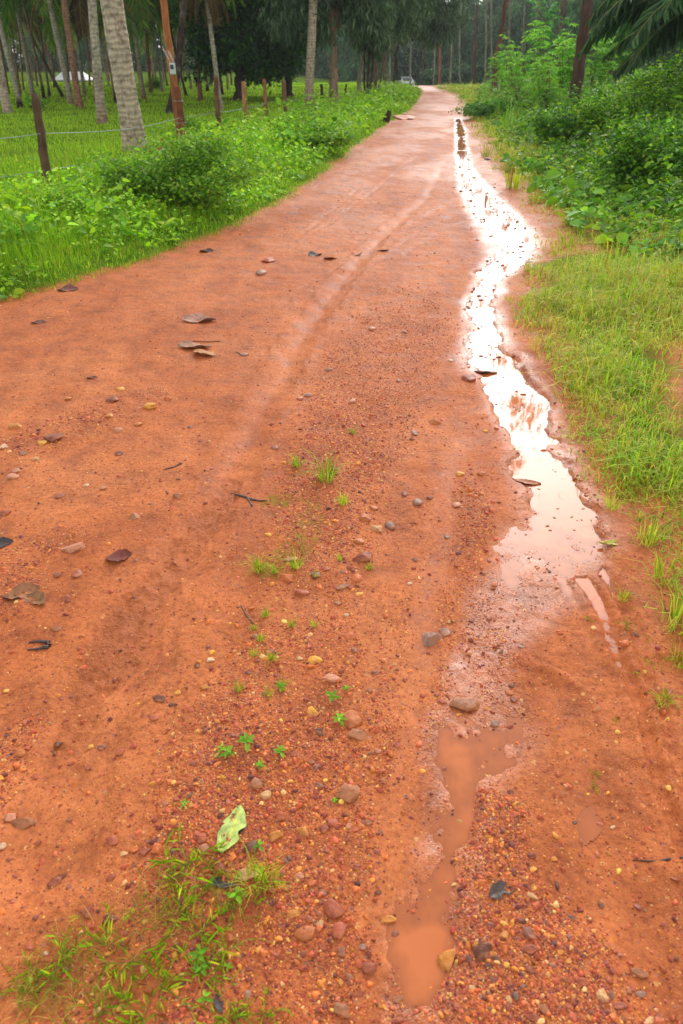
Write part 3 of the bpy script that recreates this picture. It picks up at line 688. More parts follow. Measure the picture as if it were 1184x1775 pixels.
# ------------------------------------------------------------------ gravel, grit and clods (stuff)
def build_gravel():
    r = np.random.default_rng(21)
    pal = np.array([lin(*c) for c in [(178, 84, 50), (146, 64, 46), (208, 112, 52), (220, 142, 56), (190, 92, 56), (150, 84, 64), (226, 168, 104), (116, 60, 50), (198, 104, 68), (238, 182, 84), (140, 98, 82)]])
    prob = np.array([.19, .12, .14, .09, .17, .09, .05, .05, .06, .015, .025]); prob /= prob.sum()
    mb = MB()
    def strew(n, y0, y1, smin, smed, smax, sub, nvar, want):
        x, y = fan(n, y0, y1, 0.55, r, 0.52); f = fields(x, y)
        pr = np.clip(f['grav'] * 1.0 + 0.09 * f['road'], 0, 1) * want * (f['road'] > 0.4)
        k = r.random(n) < pr; x, y, z = x[k], y[k], f['z'][k]; n = len(x)
        size = np.clip(smed * np.exp(0.55 * r.normal(size=n)), smin, smax) * np.clip(0.6 + 0.16 * y, 0.7, 2.2)
        col = mixcol(n, pal, prob, 0.2, r)
        for v in range(nvar):
            q = np.arange(v, n, nvar)
            V, Fc = stone_verts(sub, 300 + v, 9, 0.85, 0.05)
            a = r.uniform(0, 2 * pi, len(q)); ca, sa = np.cos(a), np.sin(a)
            sx = size[q] * r.uniform(0.8, 1.3, len(q)); sy = size[q] * r.uniform(0.6, 1.0, len(q)); sz = size[q] * r.uniform(0.4, 0.75, len(q))
            lx = V[None, :, 0] * sx[:, None]; ly = V[None, :, 1] * sy[:, None]; lz = V[None, :, 2] * sz[:, None]
            P = np.stack([lx * ca[:, None] - ly * sa[:, None] + x[q][:, None], lx * sa[:, None] + ly * ca[:, None] + y[q][:, None], lz + (z[q] + sz * 0.1)[:, None]], -1)
            nv = len(V); Fb = (np.arange(len(q))[:, None, None] * nv + Fc[None]).reshape(-1, 3)
            mb.add(P.reshape(-1, 3), Fb, np.repeat(col[q], nv, 0))
    strew(36000, 0.5, 3.4, 0.003, 0.0050, 0.014, 2, 8, 0.95)
    strew(260000, 0.45, 5.5, 0.0013, 0.0026, 0.006, 1, 8, 0.95)
    strew(60000, 2.2, 11, 0.002, 0.0034, 0.008, 1, 8, 0.85)
    o = link('gravel', mb.mesh('gravel', M['gravel'], False))
    tag(o, 'small ochre, red and purple gravel scattered over the wet road', None, None, 'stuff')
    # mud clods along the water and in the tyre marks
    mb = MB(); n = 9000
    x, y = fan(n * 9, 1.2, 22, 0.6, r, 0.45); f = fields(x, y)
    band = 0.6 * (f['pud'] < 1.25) * sm((fbm(x * 3, y * 2.5, 3, 5) - 0.05) / 0.3) + 0.03 * (f['pud'] < 2)
    k = r.random(len(x)) < np.maximum(band * 0.6, f['clod'] * 0.10 * (vn(x * 9, y * 9, 6) > 0.5))
    x, y, z = x[k][:n], y[k][:n], f['z'][k][:n]; n = len(x)
    V, Fc = stone_verts(2, 901, 5, 0.6, 0.35)
    s = np.clip(0.0036 * np.exp(0.5 * r.normal(size=n)), 0.0015, 0.010) * np.clip(0.55 + 0.17 * y, 0.7, 2.6)
    a = r.uniform(0, 2 * pi, n)
    lx, ly, lz = V[None, :, 0] * s[:, None] * 1.4, V[None, :, 1] * s[:, None], V[None, :, 2] * s[:, None] * 0.7
    zz = np.maximum(z, WL - 0.002) + s * 0.15
    P = np.stack([lx * np.cos(a)[:, None] - ly * np.sin(a)[:, None] + x[:, None], lx * np.sin(a)[:, None] + ly * np.cos(a)[:, None] + y[:, None], lz + zz[:, None]], -1)
    Fb = (np.arange(n)[:, None, None] * len(V) + Fc[None]).reshape(-1, 3)
    mb.add(P.reshape(-1, 3), Fb, np.repeat(mixcol(n, [lin(150, 76, 46), lin(120, 62, 40), lin(176, 96, 58)], None, 0.15, r), len(V), 0))
    o = link('mud_clods', mb.mesh('mud_clods', M['mud']))
    tag(o, 'crumbs of red mud in the tyre marks and along the puddle edge', None, None, 'stuff')
build_gravel()

# ================================================================== VEGETATION
GC = dict(bright=lin(156, 190, 36), mid=lin(122, 164, 32), deep=lin(84, 126, 30), yellow=lin(190, 188, 60), straw=lin(200, 172, 92), red=lin(164, 112, 58))

def build_grass():
    r = np.random.default_rng(31)
    # ---- left verge: lush, knee high away from the road
    mb = MB()
    x, y = fan(620000, 4.6, 62, 1.0, r, 0.56); f = fields(x, y)
    dl = f['dl']
    pr = sm((dl + 0.02) / 0.22) * (dl < 60)
    dens = np.where(dl < 3.0, 1.0, 0.55)
    k = r.random(len(x)) < pr * dens; x, y, z, dl = x[k], y[k], f['z'][k], dl[k]; n = len(x)
    tall = 0.045 + 0.10 * sm((dl - 0.15) / 0.9) + 0.10 * sm((dl - 0.6) / 1.2) * (1 - sm((dl - 2.6) / 1.6)) * sm(0.5 + 1.4 * fbm(x * .9, y * .9, 2, 3))
    tall = tall * (1 - 0.5 * sm((dl - 3.5) / 2.5))
    h = tall * np.exp(0.32 * r.normal(size=n)); wd = np.clip(0.0035 * np.exp(0.3 * r.normal(size=n)) * (0.65 + 0.085 * y), 0.003, 0.03)
    patch = fbm(x * 0.7, y * 0.7, 3, 44)
    far = sm((y - 9) / 12)
    cols = mixcol(n, [GC['bright'], GC['mid'], GC['deep'], GC['yellow'], GC['straw']], [.36, .36, .16, .10, .02], 0.15, r)
    cols *= (1 + 0.35 * patch)[:, None]
    cols = cols * (1 - 0.45 * far[:, None]) + np.array(lin(176, 210, 60))[None] * 0.45 * far[:, None]
    blades(mb, np.stack([x, y, z - 0.01], 1), r.uniform(0, 2 * pi, n), h, np.abs(r.normal(0.5, 0.35, n)), wd, cols)
    o = link('grass', mb.mesh('grass', M['grass'], False)); tag(o, 'bright green grass of the left verge and the palm grove', None, None, 'stuff')
    # ---- right verge: short yellowish turf with bare soil between
    mb = MB()
    x, y = fan(620000, 1.0, 62, 1.2, r, 0.54); f = fields(x, y); dr, wr = f['dr'], f['wr']
    pat = fbm(x * 1.5, y * 1.5, 3, 91)
    pr = sm((dr + 0.05) / 0.22) * np.clip(0.55 + 1.4 * pat + 0.35 * sm(wr / .5 + .4), 0.05, 1) * (1 - 0.25 * sm((y - 6.6) / 1.0) * (1 - sm((y - 15) / 3)) * (1 - sm(wr / 0.4 + 0.6)))
    pr = np.maximum(pr, 0.7 * sm((dr + 0.12) / 0.2) * sm((y - 6.2) / 1) * np.clip(.5 + 1.6 * fbm(x * 3, y * 2, 2, 95), 0, 1))
    k = r.random(len(x)) < pr; x, y, z, dr, pat = x[k], y[k], f['z'][k], dr[k], pat[k]; n = len(x)
    h = (0.030 + 0.075 * sm(dr / 0.8) + 0.05 * sm(pat * 2)) * np.exp(0.35 * r.normal(size=n)) * (1 + 0.35 * sm((y - 9) / 6))
    wd = np.clip(0.0032 * np.exp(0.3 * r.normal(size=n)) * (0.75 + 0.085 * y), 0.0022, 0.03)
    yel = sm(0.45 + 1.6 * fbm(x * 1.1, y * 1.1, 3, 47))
    c1 = mixcol(n, [GC['bright'], GC['mid'], GC['deep'], GC['yellow']], [.42, .33, .10, .15], 0.15, r)
    c2 = mixcol(n, [GC['yellow'], GC['straw'], GC['bright'], GC['red']], [.45, .22, .22, .11], 0.15, r)
    strip = sm((y - 6.2) / 1.0) * (1 - sm((y - 22) / 6)); pick = (r.random(n) < 0.20 + 0.65 * yel + 0.5 * strip)[:, None]
    blades(mb, np.stack([x, y, z - 0.006], 1), r.uniform(0, 2 * pi, n), h, np.abs(r.normal(1.15, 0.6, n)), wd * 1.25, np.where(pick, c2, c1))
    # scattered small shoots on the bare soil beside the tread marks
    x, y = fan(16000, 1.0, 5.0, 0.9, r, 0.5); f = fields(x, y); dr = f['dr']
    k = (dr > -0.28) & (dr < 0.1) & (vn(x * 9, y * 9, 8) > 0.55) & (r.random(len(x)) < 0.30); x, y, z = x[k], y[k], f['z'][k]; n = len(x)
    blades(mb, np.stack([x, y, z], 1), r.uniform(0, 2 * pi, n), 0.02 * np.exp(.4 * r.normal(size=n)), np.abs(r.normal(1.2, .5, n)), np.full(n, 0.0028), mixcol(n, [GC['mid'], GC['yellow'], GC['straw'], GC['red']], [.4, .2, .2, .2], 0.2, r))
    o = link('turf', mb.mesh('turf', M['grass'], False)); tag(o, 'short yellowish green turf on the right verge beside the puddle', None, None, 'stuff')
    # ---- fine dry grass mats and roots on the centre strip
    mb = MB()
    x, y = fan(160000, 0.5, 4.6, 0.6, r, 0.5); f = fields(x, y)
    pr = np.clip(f['mat'] * 1.5, 0, .6) * np.clip(0.35 + 1.3 * fbm(x * 5, y * 5, 2, 15), 0, 1)
    k = r.random(len(x)) < pr * 0.6; x, y, z = x[k], y[k], f['z'][k]; n = len(x)
    blades(mb, np.stack([x, y, z], 1), r.uniform(0, 2 * pi, n), 0.022 * np.exp(.45 * r.normal(size=n)), np.abs(r.normal(1.7, .6, n)), np.full(n, 0.0012), mixcol(n, [GC['red'], GC['straw'], GC['mid'], lin(140, 96, 50)], [.3, .2, .3, .2], 0.2, r))
    o = link('dry_grass', mb.mesh('dry_grass', M['grass'], False)); tag(o, 'fine brownish dry grass lying over the gravel of the centre strip', None, None, 'stuff')
build_grass()

def weed_mass(n0, y0, y1, accept, hfun, per, L, W, cols, probs, seed, side=1.6, spread=0.10, k=0.56, scale=0.05):
    """leafy plants growing as one cover: leaves set round invisible-thin stems"""
    r = np.random.default_rng(seed)
    x, y = fan(n0, y0, y1, side, r, k); f = fields(x, y)
    a = accept(x, y, f); kk = r.random(n0) < a; x, y, z = x[kk], y[kk], f['z'][kk]; ff = {q: v[kk] for q, v in f.items()}
    hp = hfun(x, y, ff) * np.exp(0.25 * r.normal(size=len(x)))
    n = len(x) * per
    X = np.repeat(x, per); Y = np.repeat(y, per); Z = np.repeat(z, per); HP = np.repeat(hp, per)
    t = r.random(n) ** 0.65; az = r.uniform(0, 2 * pi, n); sp = spread * np.sqrt(r.random(n)) * (0.6 + HP)
    P = np.stack([X + sp * np.cos(az), Y + sp * np.sin(az), Z + HP * t], 1)
    D = np.stack([np.cos(az), np.sin(az), r.normal(-0.05, 0.45, n)], 1)
    Nn = np.stack([0.5 * r.normal(size=n), 0.5 * r.normal(size=n), np.ones(n)], 1)
    big = np.clip(0.7 + scale * Y, 0.75, 2.4)
    size = np.exp(0.48 * r.normal(size=n)) * big
    patch = fbm(X * 0.9, Y * 0.9, 3, seed + 5)
    c = mixcol(n, cols, probs, 0.16, r) * (1 + 0.4 * patch)[:, None]
    mb = MB(); leaves(mb, P, D, Nn, L * size, W * size, c, 0.12, 0.15)
    # stems
    q = r.random(len(x)) < 0.35
    nb = int(q.sum()); blades(mb, np.stack([x[q], y[q], z[q]], 1), r.uniform(0, 2 * pi, nb), hp[q] * 1.05, np.abs(r.normal(0.25, .2, nb)), 0.005 * np.clip(.6 + .08 * y[q], .6, 3), mixcol(nb, [GC['deep'], GC['mid'], GC['straw']], [.5, .4, .1], .15, r))
    return mb

LG = dict(a=lin(120, 164, 42), b=lin(88, 136, 36), c=lin(60, 104, 32), d=lin(156, 190, 56), e=lin(100, 150, 60), f=lin(130, 158, 78))
# right-hand bank of weeds
mb = weed_mass(40000, 4.8, 60, lambda x, y, f: sm((f['wr'] + 0.05) / 0.35) * (f['wr'] < 14),
               lambda x, y, f: 0.10 + 0.42 * sm(f['wr'] / 1.8) * (0.75 + 0.5 * vn(x * .8, y * .8, 9)) + 0.26 * sm((f['wr'] - 1.5) / 3) * (1 - sm((y - 13) / 6)), 12, 0.042, 0.025,
               [LG['a'], LG['b'], LG['c'], LG['d'], LG['e'], LG['f']], [.26, .26, .14, .18, .10, .06], 51, 1.5, 0.13)
tag(link('weeds', mb.mesh('weeds', M['leaf'])), 'dense leafy green weeds covering the right bank', None, None, 'stuff')
# broad creeping leaves along the foot of the bank
mb = weed_mass(5200, 5.4, 14, lambda x, y, f: sm((f['wr'] + 0.45) / 0.3) * (1 - sm((f['wr'] - 0.7) / 0.5)) * (vn(x * 1.7, y * 1.7, 10) > 0.35),
               lambda x, y, f: 0.07 + 0.10 * vn(x * 2, y * 2, 4), 5, 0.085, 0.066, [LG['a'], LG['e'], LG['d'], LG['b']], [.3, .35, .15, .2], 52, 1.5, 0.10, scale=0.02)
tag(link('creeper', mb.mesh('creeper', M['leaf'])), 'broad leaved creeper at the foot of the weedy right bank', None, None, 'stuff')
# left verge: leafy herbs
mb = weed_mass(46000, 4.8, 50, lambda x, y, f: sm((f['dl'] - 0.12) / 0.3) * (1 - sm((f['dl'] - 2.3) / 0.9)) * sm(0.62 + 1.3 * fbm(x * .8, y * .8, 3, 12)),
               lambda x, y, f: 0.07 + 0.20 * sm((f['dl'] - 0.3) / 1.0) * (0.5 + vn(x * .9, y * .9, 2)) + 0.16 * sm((y - 11) / 6), 8, 0.036, 0.023,
               [LG['a'], LG['d'], LG['b'], GC['bright']], [.3, .25, .2, .25], 53, 1.2, 0.10)
tag(link('herbs', mb.mesh('herbs', M['leaf'])), 'leafy low herbs growing along the left edge of the road', None, None, 'stuff')

# ------------------------------------------------------------------ shrubs
def shrub_meshes(seed, rx, ry, h, nleaf, L, W, cols, probs, nst=22):
    r = np.random.default_rng(seed); st = MB(); fo = MB(); tips = []
    for i in range(nst):
        a = r.uniform(0, 2 * pi); q = sqrt(r.random()); e = np.array([cos(a) * rx * q, sin(a) * ry * q, h * (1.08 - 0.45 * q * q) * r.uniform(0.55, 1.35)])
        b = e * np.array([.35, .35, 0]); t = np.linspace(0, 1, 6)[:, None]
        path = b + (e - b) * t + np.array([0, 0, 0.12 * h]) * np.sin(t * pi) + 0.02 * r.normal(size=(6, 3))
        tube(st, path, np.linspace(0.008, 0.002, 6), 5, lin(96, 84, 52)); tips.append(path)
    tips = np.array(tips); n = nleaf
    i = r.integers(0, nst, n); t = 0.12 + 0.88 * r.random(n) ** 0.7; k = t * 5; k0 = np.clip(k.astype(int), 0, 4); fr = (k - k0)[:, None]
    P = tips[i, k0] * (1 - fr) + tips[i, k0 + 1] * fr + r.normal(size=(n, 3)) * np.array([.11 * rx + .05, .11 * ry + .05, .09 * h])
    P[:, 2] = np.abs(P[:, 2]) + 0.01
    D = r.normal(size=(n, 3)); D[:, 2] = D[:, 2] * 0.5 + 0.1
    Nn = np.stack([.6 * r.normal(size=n), .6 * r.normal(size=n), np.ones(n)], 1)
    s = np.exp(.28 * r.normal(size=n)); leaves(fo, P, D, Nn, L * s, W * s, mixcol(n, cols, probs, .18, r), .15, .15)
    return st, fo

def shrub(px, py, rx, ry, h, nleaf, L, W, cols, probs, label, seed, group=None, nst=22, name='shrub', cat='shrub'):
    p = G(px, py); t = empty(name, (p.x, p.y, p.z - 0.01), label, cat, group)
    st, fo = shrub_meshes(seed, rx, ry, h, nleaf, L, W, cols, probs, nst)
    link('stem', st.mesh('stem', M['bark']), t); link('foliage', fo.mesh('foliage', M['leaf']), t); return t
DK = [LG['a'], LG['b'], LG['d'], LG['f'], lin(150, 80, 40)]
shrub(312, 362, 0.95, 0.62, 0.62, 9000, .045, .026, DK, [.36, .3, .22, .11, .01], 'wide dark green bush at the left verge in front of the stout palm trunk', 61)
shrub(540, 262, 0.8, 0.8, 0.45, 5200, .06, .036, [LG['a'], LG['d'], LG['b']], [.4, .35, .25], 'bright green leafy bush on the left verge right of the fence posts', 62)
shrub(110, 385, 0.35, 0.3, 0.26, 1500, .04, .026, DK[:3], [.5, .3, .2], 'small dark green bush in the grass below the leftmost fence post', 63)
shrub(270, 155, .5, .5, .5, 900, .10, .06, DK[:3], [.4, .4, .2], 'little dark bush in the grove field left of the tall pole', 64, None, 14)
shrub(330, 238, .35, .35, .4, 900, .06, .035, DK[:3], [.4, .3, .3], 'small bush growing round the foot of the tall pole', 65, None, 14)
shrub(60, 190, .45, .4, .35, 700, .08, .05, DK[:3], [.4, .4, .2], 'low dark bush among the palm trunks far left', 66, None, 14)
shrub(870, 205, 1.5, 0.9, 0.42, 5000, .09, .055, [LG['b'], LG['c'], LG['e']], [.4, .35, .25], 'low dark rounded bush where the side track meets the right verge', 67)
shrub(985, 260, 0.8, 0.6, 0.75, 5500, .06, .035, [LG['b'], LG['c'], LG['a']], [.4, .4, .2], 'dark bush on the right bank beside the yellow turf', 68)
shrub(1120, 330, 0.75, 0.6, 0.7, 6000, .055, .032, [LG['b'], LG['c'], LG['a'], LG['d']], [.35, .35, .2, .1], 'dark bush in the weeds at the right edge of the picture', 69)
shrub(1080, 250, 0.9, 0.7, 0.75, 6000, .06, .034, [LG['a'], LG['b'], LG['d'], LG['c']], [.35, .25, .25, .15], 'tall leafy bush at the middle of the right bank', 70)
shrub(1150, 215, 1.0, 0.8, 0.9, 6500, .06, .034, [LG['a'], LG['b'], LG['d'], LG['c']], [.3, .3, .2, .2], 'tallest bush of the right bank below the oil palm', 71)

# ------------------------------------------------------------------ tufts and seedlings on the road
def tuft_mesh(seed, n, h, spread, lean, wd, cols, probs):
    r = np.random.default_rng(seed); mb = MB()
    a = r.uniform(0, 2 * pi, n); q = spread * np.sqrt(r.random(n)) * 0.6
    P = np.stack([q * np.cos(a), q * np.sin(a), np.full(n, -.004)], 1)
    blades(mb, P, a + r.normal(0, .5, n), h * np.exp(.3 * r.normal(size=n)), np.abs(r.normal(lean, .35, n)), wd * np.exp(.25 * r.normal(size=n)), mixcol(n, cols, probs, .16, r))
    return mb.mesh('grass_tuft', M['grass'], False)
def runner_mesh(seed, nst=5, ln=0.14, nb=9, bl=0.032, bw=0.0044):
    r = np.random.default_rng(seed); mb = MB()
    for s in range(nst):
        a = r.uniform(0, 2 * pi); t = np.linspace(0, 1, 7)[:, None]; L = ln * r.uniform(.5, 1.1)
        bend = r.normal(0, .4); path = np.concatenate([np.cos(a + bend * t) * t * L, np.sin(a + bend * t) * t * L, 0.006 + 0.02 * np.sin(t * pi) * r.uniform(.3, 1.2)], 1)
        tube(mb, path, np.linspace(.0016, .0008, 7), 4, lin(*random.choice([(150, 150, 60), (170, 120, 60), (110, 140, 50)])), False)
        k = nb; tt = r.random(k); P = np.stack([np.interp(tt, t[:, 0], path[:, j]) for j in range(3)], 1)
        az = a + r.normal(0, .3, k) + np.where(r.random(k) < .5, .7, -.7)
        D = np.stack([np.cos(az), np.sin(az), np.abs(r.normal(.45, .35, k))], 1); Nn = np.stack([.3 * r.normal(size=k), .3 * r.normal(size=k), np.ones(k)], 1)
        sz = np.exp(.3 * r.normal(size=k))
        leaves(mb, P, D, Nn, bl * sz, bw * np.sqrt(sz), mixcol(k, [GC['bright'], GC['mid'], GC['deep'], GC['yellow'], GC['red']], [.32, .28, .08, .22, .10], .18, r), .2, .25)
    return mb.mesh('creeping_grass', M['grass'], False)
TU = [tuft_mesh(100 + i, 46, .055, .03, .9, .0028, [GC['mid'], GC['bright'], GC['yellow'], GC['straw']], [.42, .25, .2, .13]) for i in range(4)]
RU = [runner_mesh(120 + i) for i in range(6)]
TUR = [tuft_mesh(140 + i, 60, .09, .06, .8, .003, [GC['bright'], GC['mid'], GC['yellow'], GC['straw'], GC['red']], [.3, .28, .2, .14, .08]) for i in range(3)]
r0 = np.random.default_rng(77)
def road_tuft(px, py, wpx, kind, label, group, name, cat, desc=None):
    p = G(px, py); me = {'t': TU, 'r': RU, 'g': TUR}[kind]; me = me[int(r0.integers(0, len(me)))]
    base = {'t': 0.11, 'r': 0.21, 'g': 0.18}[kind]
    o = link(name, me, None, (p.x, p.y, max(p.z, WL))); s = wpx * pxm(p) / base
    o.scale = (s, s, s); o.rotation_euler = (0, 0, r0.uniform(0, 6.28))
    tag(o, label or place_label(desc, px, py), cat, group, 'thing')
    if label: used_labels.add(label)
g1, g2 = 'grass tufts growing on the centre strip', 'creeping grass at the front left of the road'
road_tuft(565,832,74,'t','largest road grass tuft, spiky and pale at its base, on the centre strip',g1,'grass_tuft','grass tuft')
for px, py, w in [(595,874,36),(516,808,40),(448,988,58),(514,982,44),(478,992,30),(612,752,22),(640,985,24),(590,970,22),(548,1000,20),(460,1068,28),(452,1110,24),(505,1085,26),(545,1085,22),(440,1090,20),(415,1195,30),(465,1205,26),(490,1190,28),(470,1145,30),(440,1135,24)]:
    road_tuft(px, py, w, 't', None, g1, 'grass_tuft', 'grass tuft', 'little green grass tuft')
for px, py, w in [(440,1535,95),(470,1530,70)]:
    road_tuft(px, py, w, 'g', None, g1, 'grass_tuft', 'grass tuft', 'upright long bladed grass tuft')
for px, py, w in [(330,1500,110),(300,1530,120),(310,1590,130),(180,1640,120),(225,1670,130),(350,1620,110),(110,1670,110),(60,1690,100),(210,1735,120),(280,1715,130),(340,1690,120),(390,1660,90),(405,1560,100),(250,1770,120),(170,1765,100),(400,1740,90),(360,1500,80),(40,1720,80),(390,1770,90),(460,1760,80)]:
    road_tuft(px, py, w, 'r', None, g2, 'creeping_grass', 'creeping grass', 'sprawling green creeping grass')
for px, py, w in [(1170,1085,130),(1150,1010,90),(1120,940,80),(1178,1150,70),(985,428,62),(892,326,70),(932,350,56),(842,272,40),(1150,1220,50),(1080,1040,40),(918,470,50),(1060,880,60)]:
    road_tuft(px, py, w, 'g', None, 'grass clumps beside the puddle', 'grass_clump', 'grass clump', 'ragged grass clump')
for px, py, w in [(1030,1340,26),(1032,1364,28),(1068,1250,22),(1160,1215,40),(1130,1150,30),(1085,1085,34),(1160,1140,26),(1100,1165,26),(1020,1075,22)]:
    road_tuft(px, py, w, 'r', None, 'small shoots on the right soil edge', 'grass_shoot', 'grass shoot', 'tiny green shoot')

def seedling_mesh(seed, n=7, L=.03, W=.013):
    r = np.random.default_rng(seed); mb = MB(); h = .03
    tube(mb, [(0, 0, -.005), (.001, 0, h * .5), (.002, .001, h)], [.0014, .0012, .0008], 5, lin(120, 160, 60))
    t = np.linspace(.25, 1, n); az = np.arange(n) * 2.4
    P = np.stack([.002 * t, .001 * t, h * t], 1); D = np.stack([np.cos(az), np.sin(az), r.uniform(.1, .5, n)], 1)
    leaves(mb, P, D, np.tile([0, 0, 1.0], (n, 1)), L * np.linspace(1.1, .7, n), W * np.linspace(1.1, .8, n), mixcol(n, [lin(140, 190, 50), lin(116, 170, 44)], None, .08, r), .18, .25)
    return mb.mesh('seedling', M['leaf'])
SE = [seedling_mesh(200 + i, 5 + i) for i in range(4)]
for px, py, w in [(574,1213,40),(590,1252,36),(600,1196,20),(395,1310,40),(430,1294,50),(450,1330,26),(488,1308,36),(488,1195,30),(450,1470,36),(350,1685,44),(395,1678,24),(345,1660,50),(358,1733,40),(320,1395,24),(580,1390,18),(410,1560,50),(385,1300,26)]:
    p = G(px, py); o = link('seedling', SE[int(r0.integers(0, 4))], None, (p.x, p.y, p.z)); s = w * pxm(p) / .075; o.scale = (s, s, s); o.rotation_euler = (0, 0, r0.uniform(0, 6.28))
    tag(o, place_label('small bright green seedling', px, py), 'seedling', 'green seedlings in the gravel')

# ------------------------------------------------------------------ fallen leaves, bark and twigs
def outline_leaf(px, py, L, W, ang, col, mat, name, label, cat, bend=0.15, curl=0.25, notch=0.0, vein=None, seed=0, thick=0.0012, lift=0.005):
    """one dead leaf: lens outline with a midrib, waves and thickness; L, W in photo pixels"""
    r = np.random.default_rng(seed); p = G(px, py); k = pxm(p); L *= k; W *= k
    nu, nv = 22, 9; u = np.linspace(0, 1, nu)[:, None]; v = np.linspace(-1, 1, nv)[None]
    prof = np.sin(pi * np.clip(u, 0.02, .985) ** 0.85) ** 0.75
    wv = 1 - notch * np.exp(-((u - .42) / .10) ** 2) * (v < 0)
    X = (u - .5) * L + 0 * v; Yy = v * prof * wv * W * .5 * (1 + .06 * np.sin(u * 23 + 3 * r.random()) + (.05 if vein is not None else .16) * fbm(u * 6 + seed, v * 0 + np.sign(v) * 3 + 0 * u, 2, seed + 1)) + .12 * W * np.sin(u * 3.1 + seed)
    curl = min(curl, .45); bend = min(bend, .5)
    Z = np.abs(v) ** 1.4 * W * curl * prof * .4 * (1 + .8 * np.sin(u * 4 + seed) * np.sign(v)) + bend * .5 * L * (u - .5) ** 2 + .045 * L * fbm(u * 4 + 0 * v + seed, v * 1.5 + 0 * u, 3, seed) + lift
    Z = Z - np.percentile(Z, 6)
    ca, sa = cos(ang), sin(ang); V = np.stack([X * ca - Yy * sa, X * sa + Yy * ca, Z], -1).reshape(-1, 3)
    i = (np.arange(nu - 1)[:, None] * nv + np.arange(nv - 1)[None]).ravel(); Fq = np.stack([i, i + nv, i + nv + 1, i + 1], 1)
    c = np.broadcast_to(np.array(col), V.shape).copy()
    blot = fbm(V[:, 0] / L * 5 + seed, V[:, 1] / L * 5, 3, seed + 3)
    if vein is not None:
        m = np.abs(v) * np.ones_like(u) < .12; c[m.ravel()] = vein
        rib = (np.abs(np.sin(u * 22 + np.abs(v) * 5)) < .18) & (np.abs(v) < .9); c[rib.ravel()] = np.array(col) * .6 + np.array(vein) * .4
        c[blot > .62] *= .35
    else: c *= (1 + .35 * blot)[:, None]
    mb = MB(); mb.add(V, Fq, np.clip(c, .004, .9)); mb.add(V - np.array([0, 0, thick]), Fq[:, ::-1], np.clip(c * .8, .004, .9))
    o = link(name, mb.mesh(name, M[mat]), None, (p.x, p.y, max(p.z, WL) + .001)); tag(o, label, cat, 'fallen leaves and bark on the road'); used_labels.add(label)
    return o
outline_leaf(400,1436,92,44,1.32,lin(178,196,104),'dead','fallen_leaf','yellow-green fallen leaf with a bitten edge and spots on the centre strip','leaf',.10,.16,.45,lin(214,206,90),3,.0012,.024)
outline_leaf(206,966,44,34,.25,lin(120,56,44),'dead','fallen_leaf','curled glossy red-brown leaf lying on the smooth left track','leaf',.9,.9,0,None,4)
outline_leaf(38,1030,60,34,.35,lin(150,100,66),'dead','fallen_leaf','folded tan leaf half covered by mud on the left edge','leaf',.4,.5,.3,None,5)
outline_leaf(62,1042,46,26,-.5,lin(140,98,62),'dead','fallen_leaf','smaller tan leaf overlapping the folded leaf on the left edge','leaf',.5,.5,0,None,6)
outline_leaf(346,557,58,30,.12,lin(176,132,112),'dead','fallen_leaf','grey-brown dry leaf lying behind the crumpled dry leaves','leaf',.5,.6,0,None,7)
outline_leaf(338,602,60,30,.0,lin(180,138,112),'dead','fallen_leaf','crumpled dry leaf, greyer and left one of the pair on the left of the road','leaf',.5,.7,0,None,8)
outline_leaf(356,614,46,26,-.35,lin(200,148,104),'dead','fallen_leaf','crumpled dry leaf, tan and right one of the pair on the left of the road','leaf',1.0,.9,0,None,9)
outline_leaf(912,838,50,18,-.35,lin(170,104,74),'dead','bark_strip','brown curled bark strip lying in the puddle','bark strip',.15,.3,0,None,10,.003,.01)
outline_leaf(1062,942,48,13,-.05,lin(190,176,80),'dead','fallen_leaf','narrow yellow-green leaf at the right end of the puddle','leaf',.3,.4,0,None,11)
outline_leaf(6,944,34,24,.5,lin(62,52,52),'char','fallen_leaf','black decayed leaf at the left edge of the picture','leaf',.4,.4,0,None,12)
outline_leaf(546,443,24,18,.4,lin(52,40,40),'char','fallen_leaf','black curled leaf in the middle of the road, left of its smaller twin','leaf',2.0,.9,0,None,13)
outline_leaf(619,442,15,16,1.2,lin(52,38,38),'char','fallen_leaf','smaller black curled leaf in the middle of the road','leaf',2.0,.9,0,None,14)
outline_leaf(573,449,24,14,0,lin(150,78,54),'dead','bark_strip','flat red-brown bark chip between the two black curled leaves','bark strip',.4,.5,0,None,15)
outline_leaf(664,435,20,10,.1,lin(90,58,48),'dead','fallen_leaf','small dark brown leaf right of the two black curled leaves','leaf',1.,.8,0,None,16)
outline_leaf(358,436,24,18,.1,lin(84,56,46),'char','fallen_leaf','dark dead leaf at the edge of the left verge grass','leaf',.8,.8,0,None,17)
outline_leaf(118,503,34,22,.1,lin(120,76,64),'dead','fallen_leaf','brown leaf under the grass edge far left','leaf',.3,.5,0,None,18)
outline_leaf(925,465,10,14,.4,lin(226,226,210),'dead','fallen_leaf','tiny whitish leaf on the turf right of the puddle','leaf',.3,.5,0,None,19)
outline_leaf(388,1532,64,17,.0,lin(72,62,66),'char','bark_strip','dark grey bark strip beside the tan block-shaped stone','bark strip',.08,.5,0,None,20,.004)
outline_leaf(380,1740,34,16,-1.0,lin(70,58,58),'char','bark_strip','short dark bark strip in the grass at the bottom edge','bark strip',.2,.5,0,None,21,.004)
outline_leaf(842,648,40,14,-.1,lin(120,72,56),'dead','bark_strip','dark brown bark strip across the narrow part of the puddle','bark strip',.3,.6,0,None,22,.004)
outline_leaf(160,655,18,9,.1,lin(110,80,78),'dead','fallen_leaf','small purplish leaf alone on the smooth far left road','leaf',.5,.6,0,None,23)
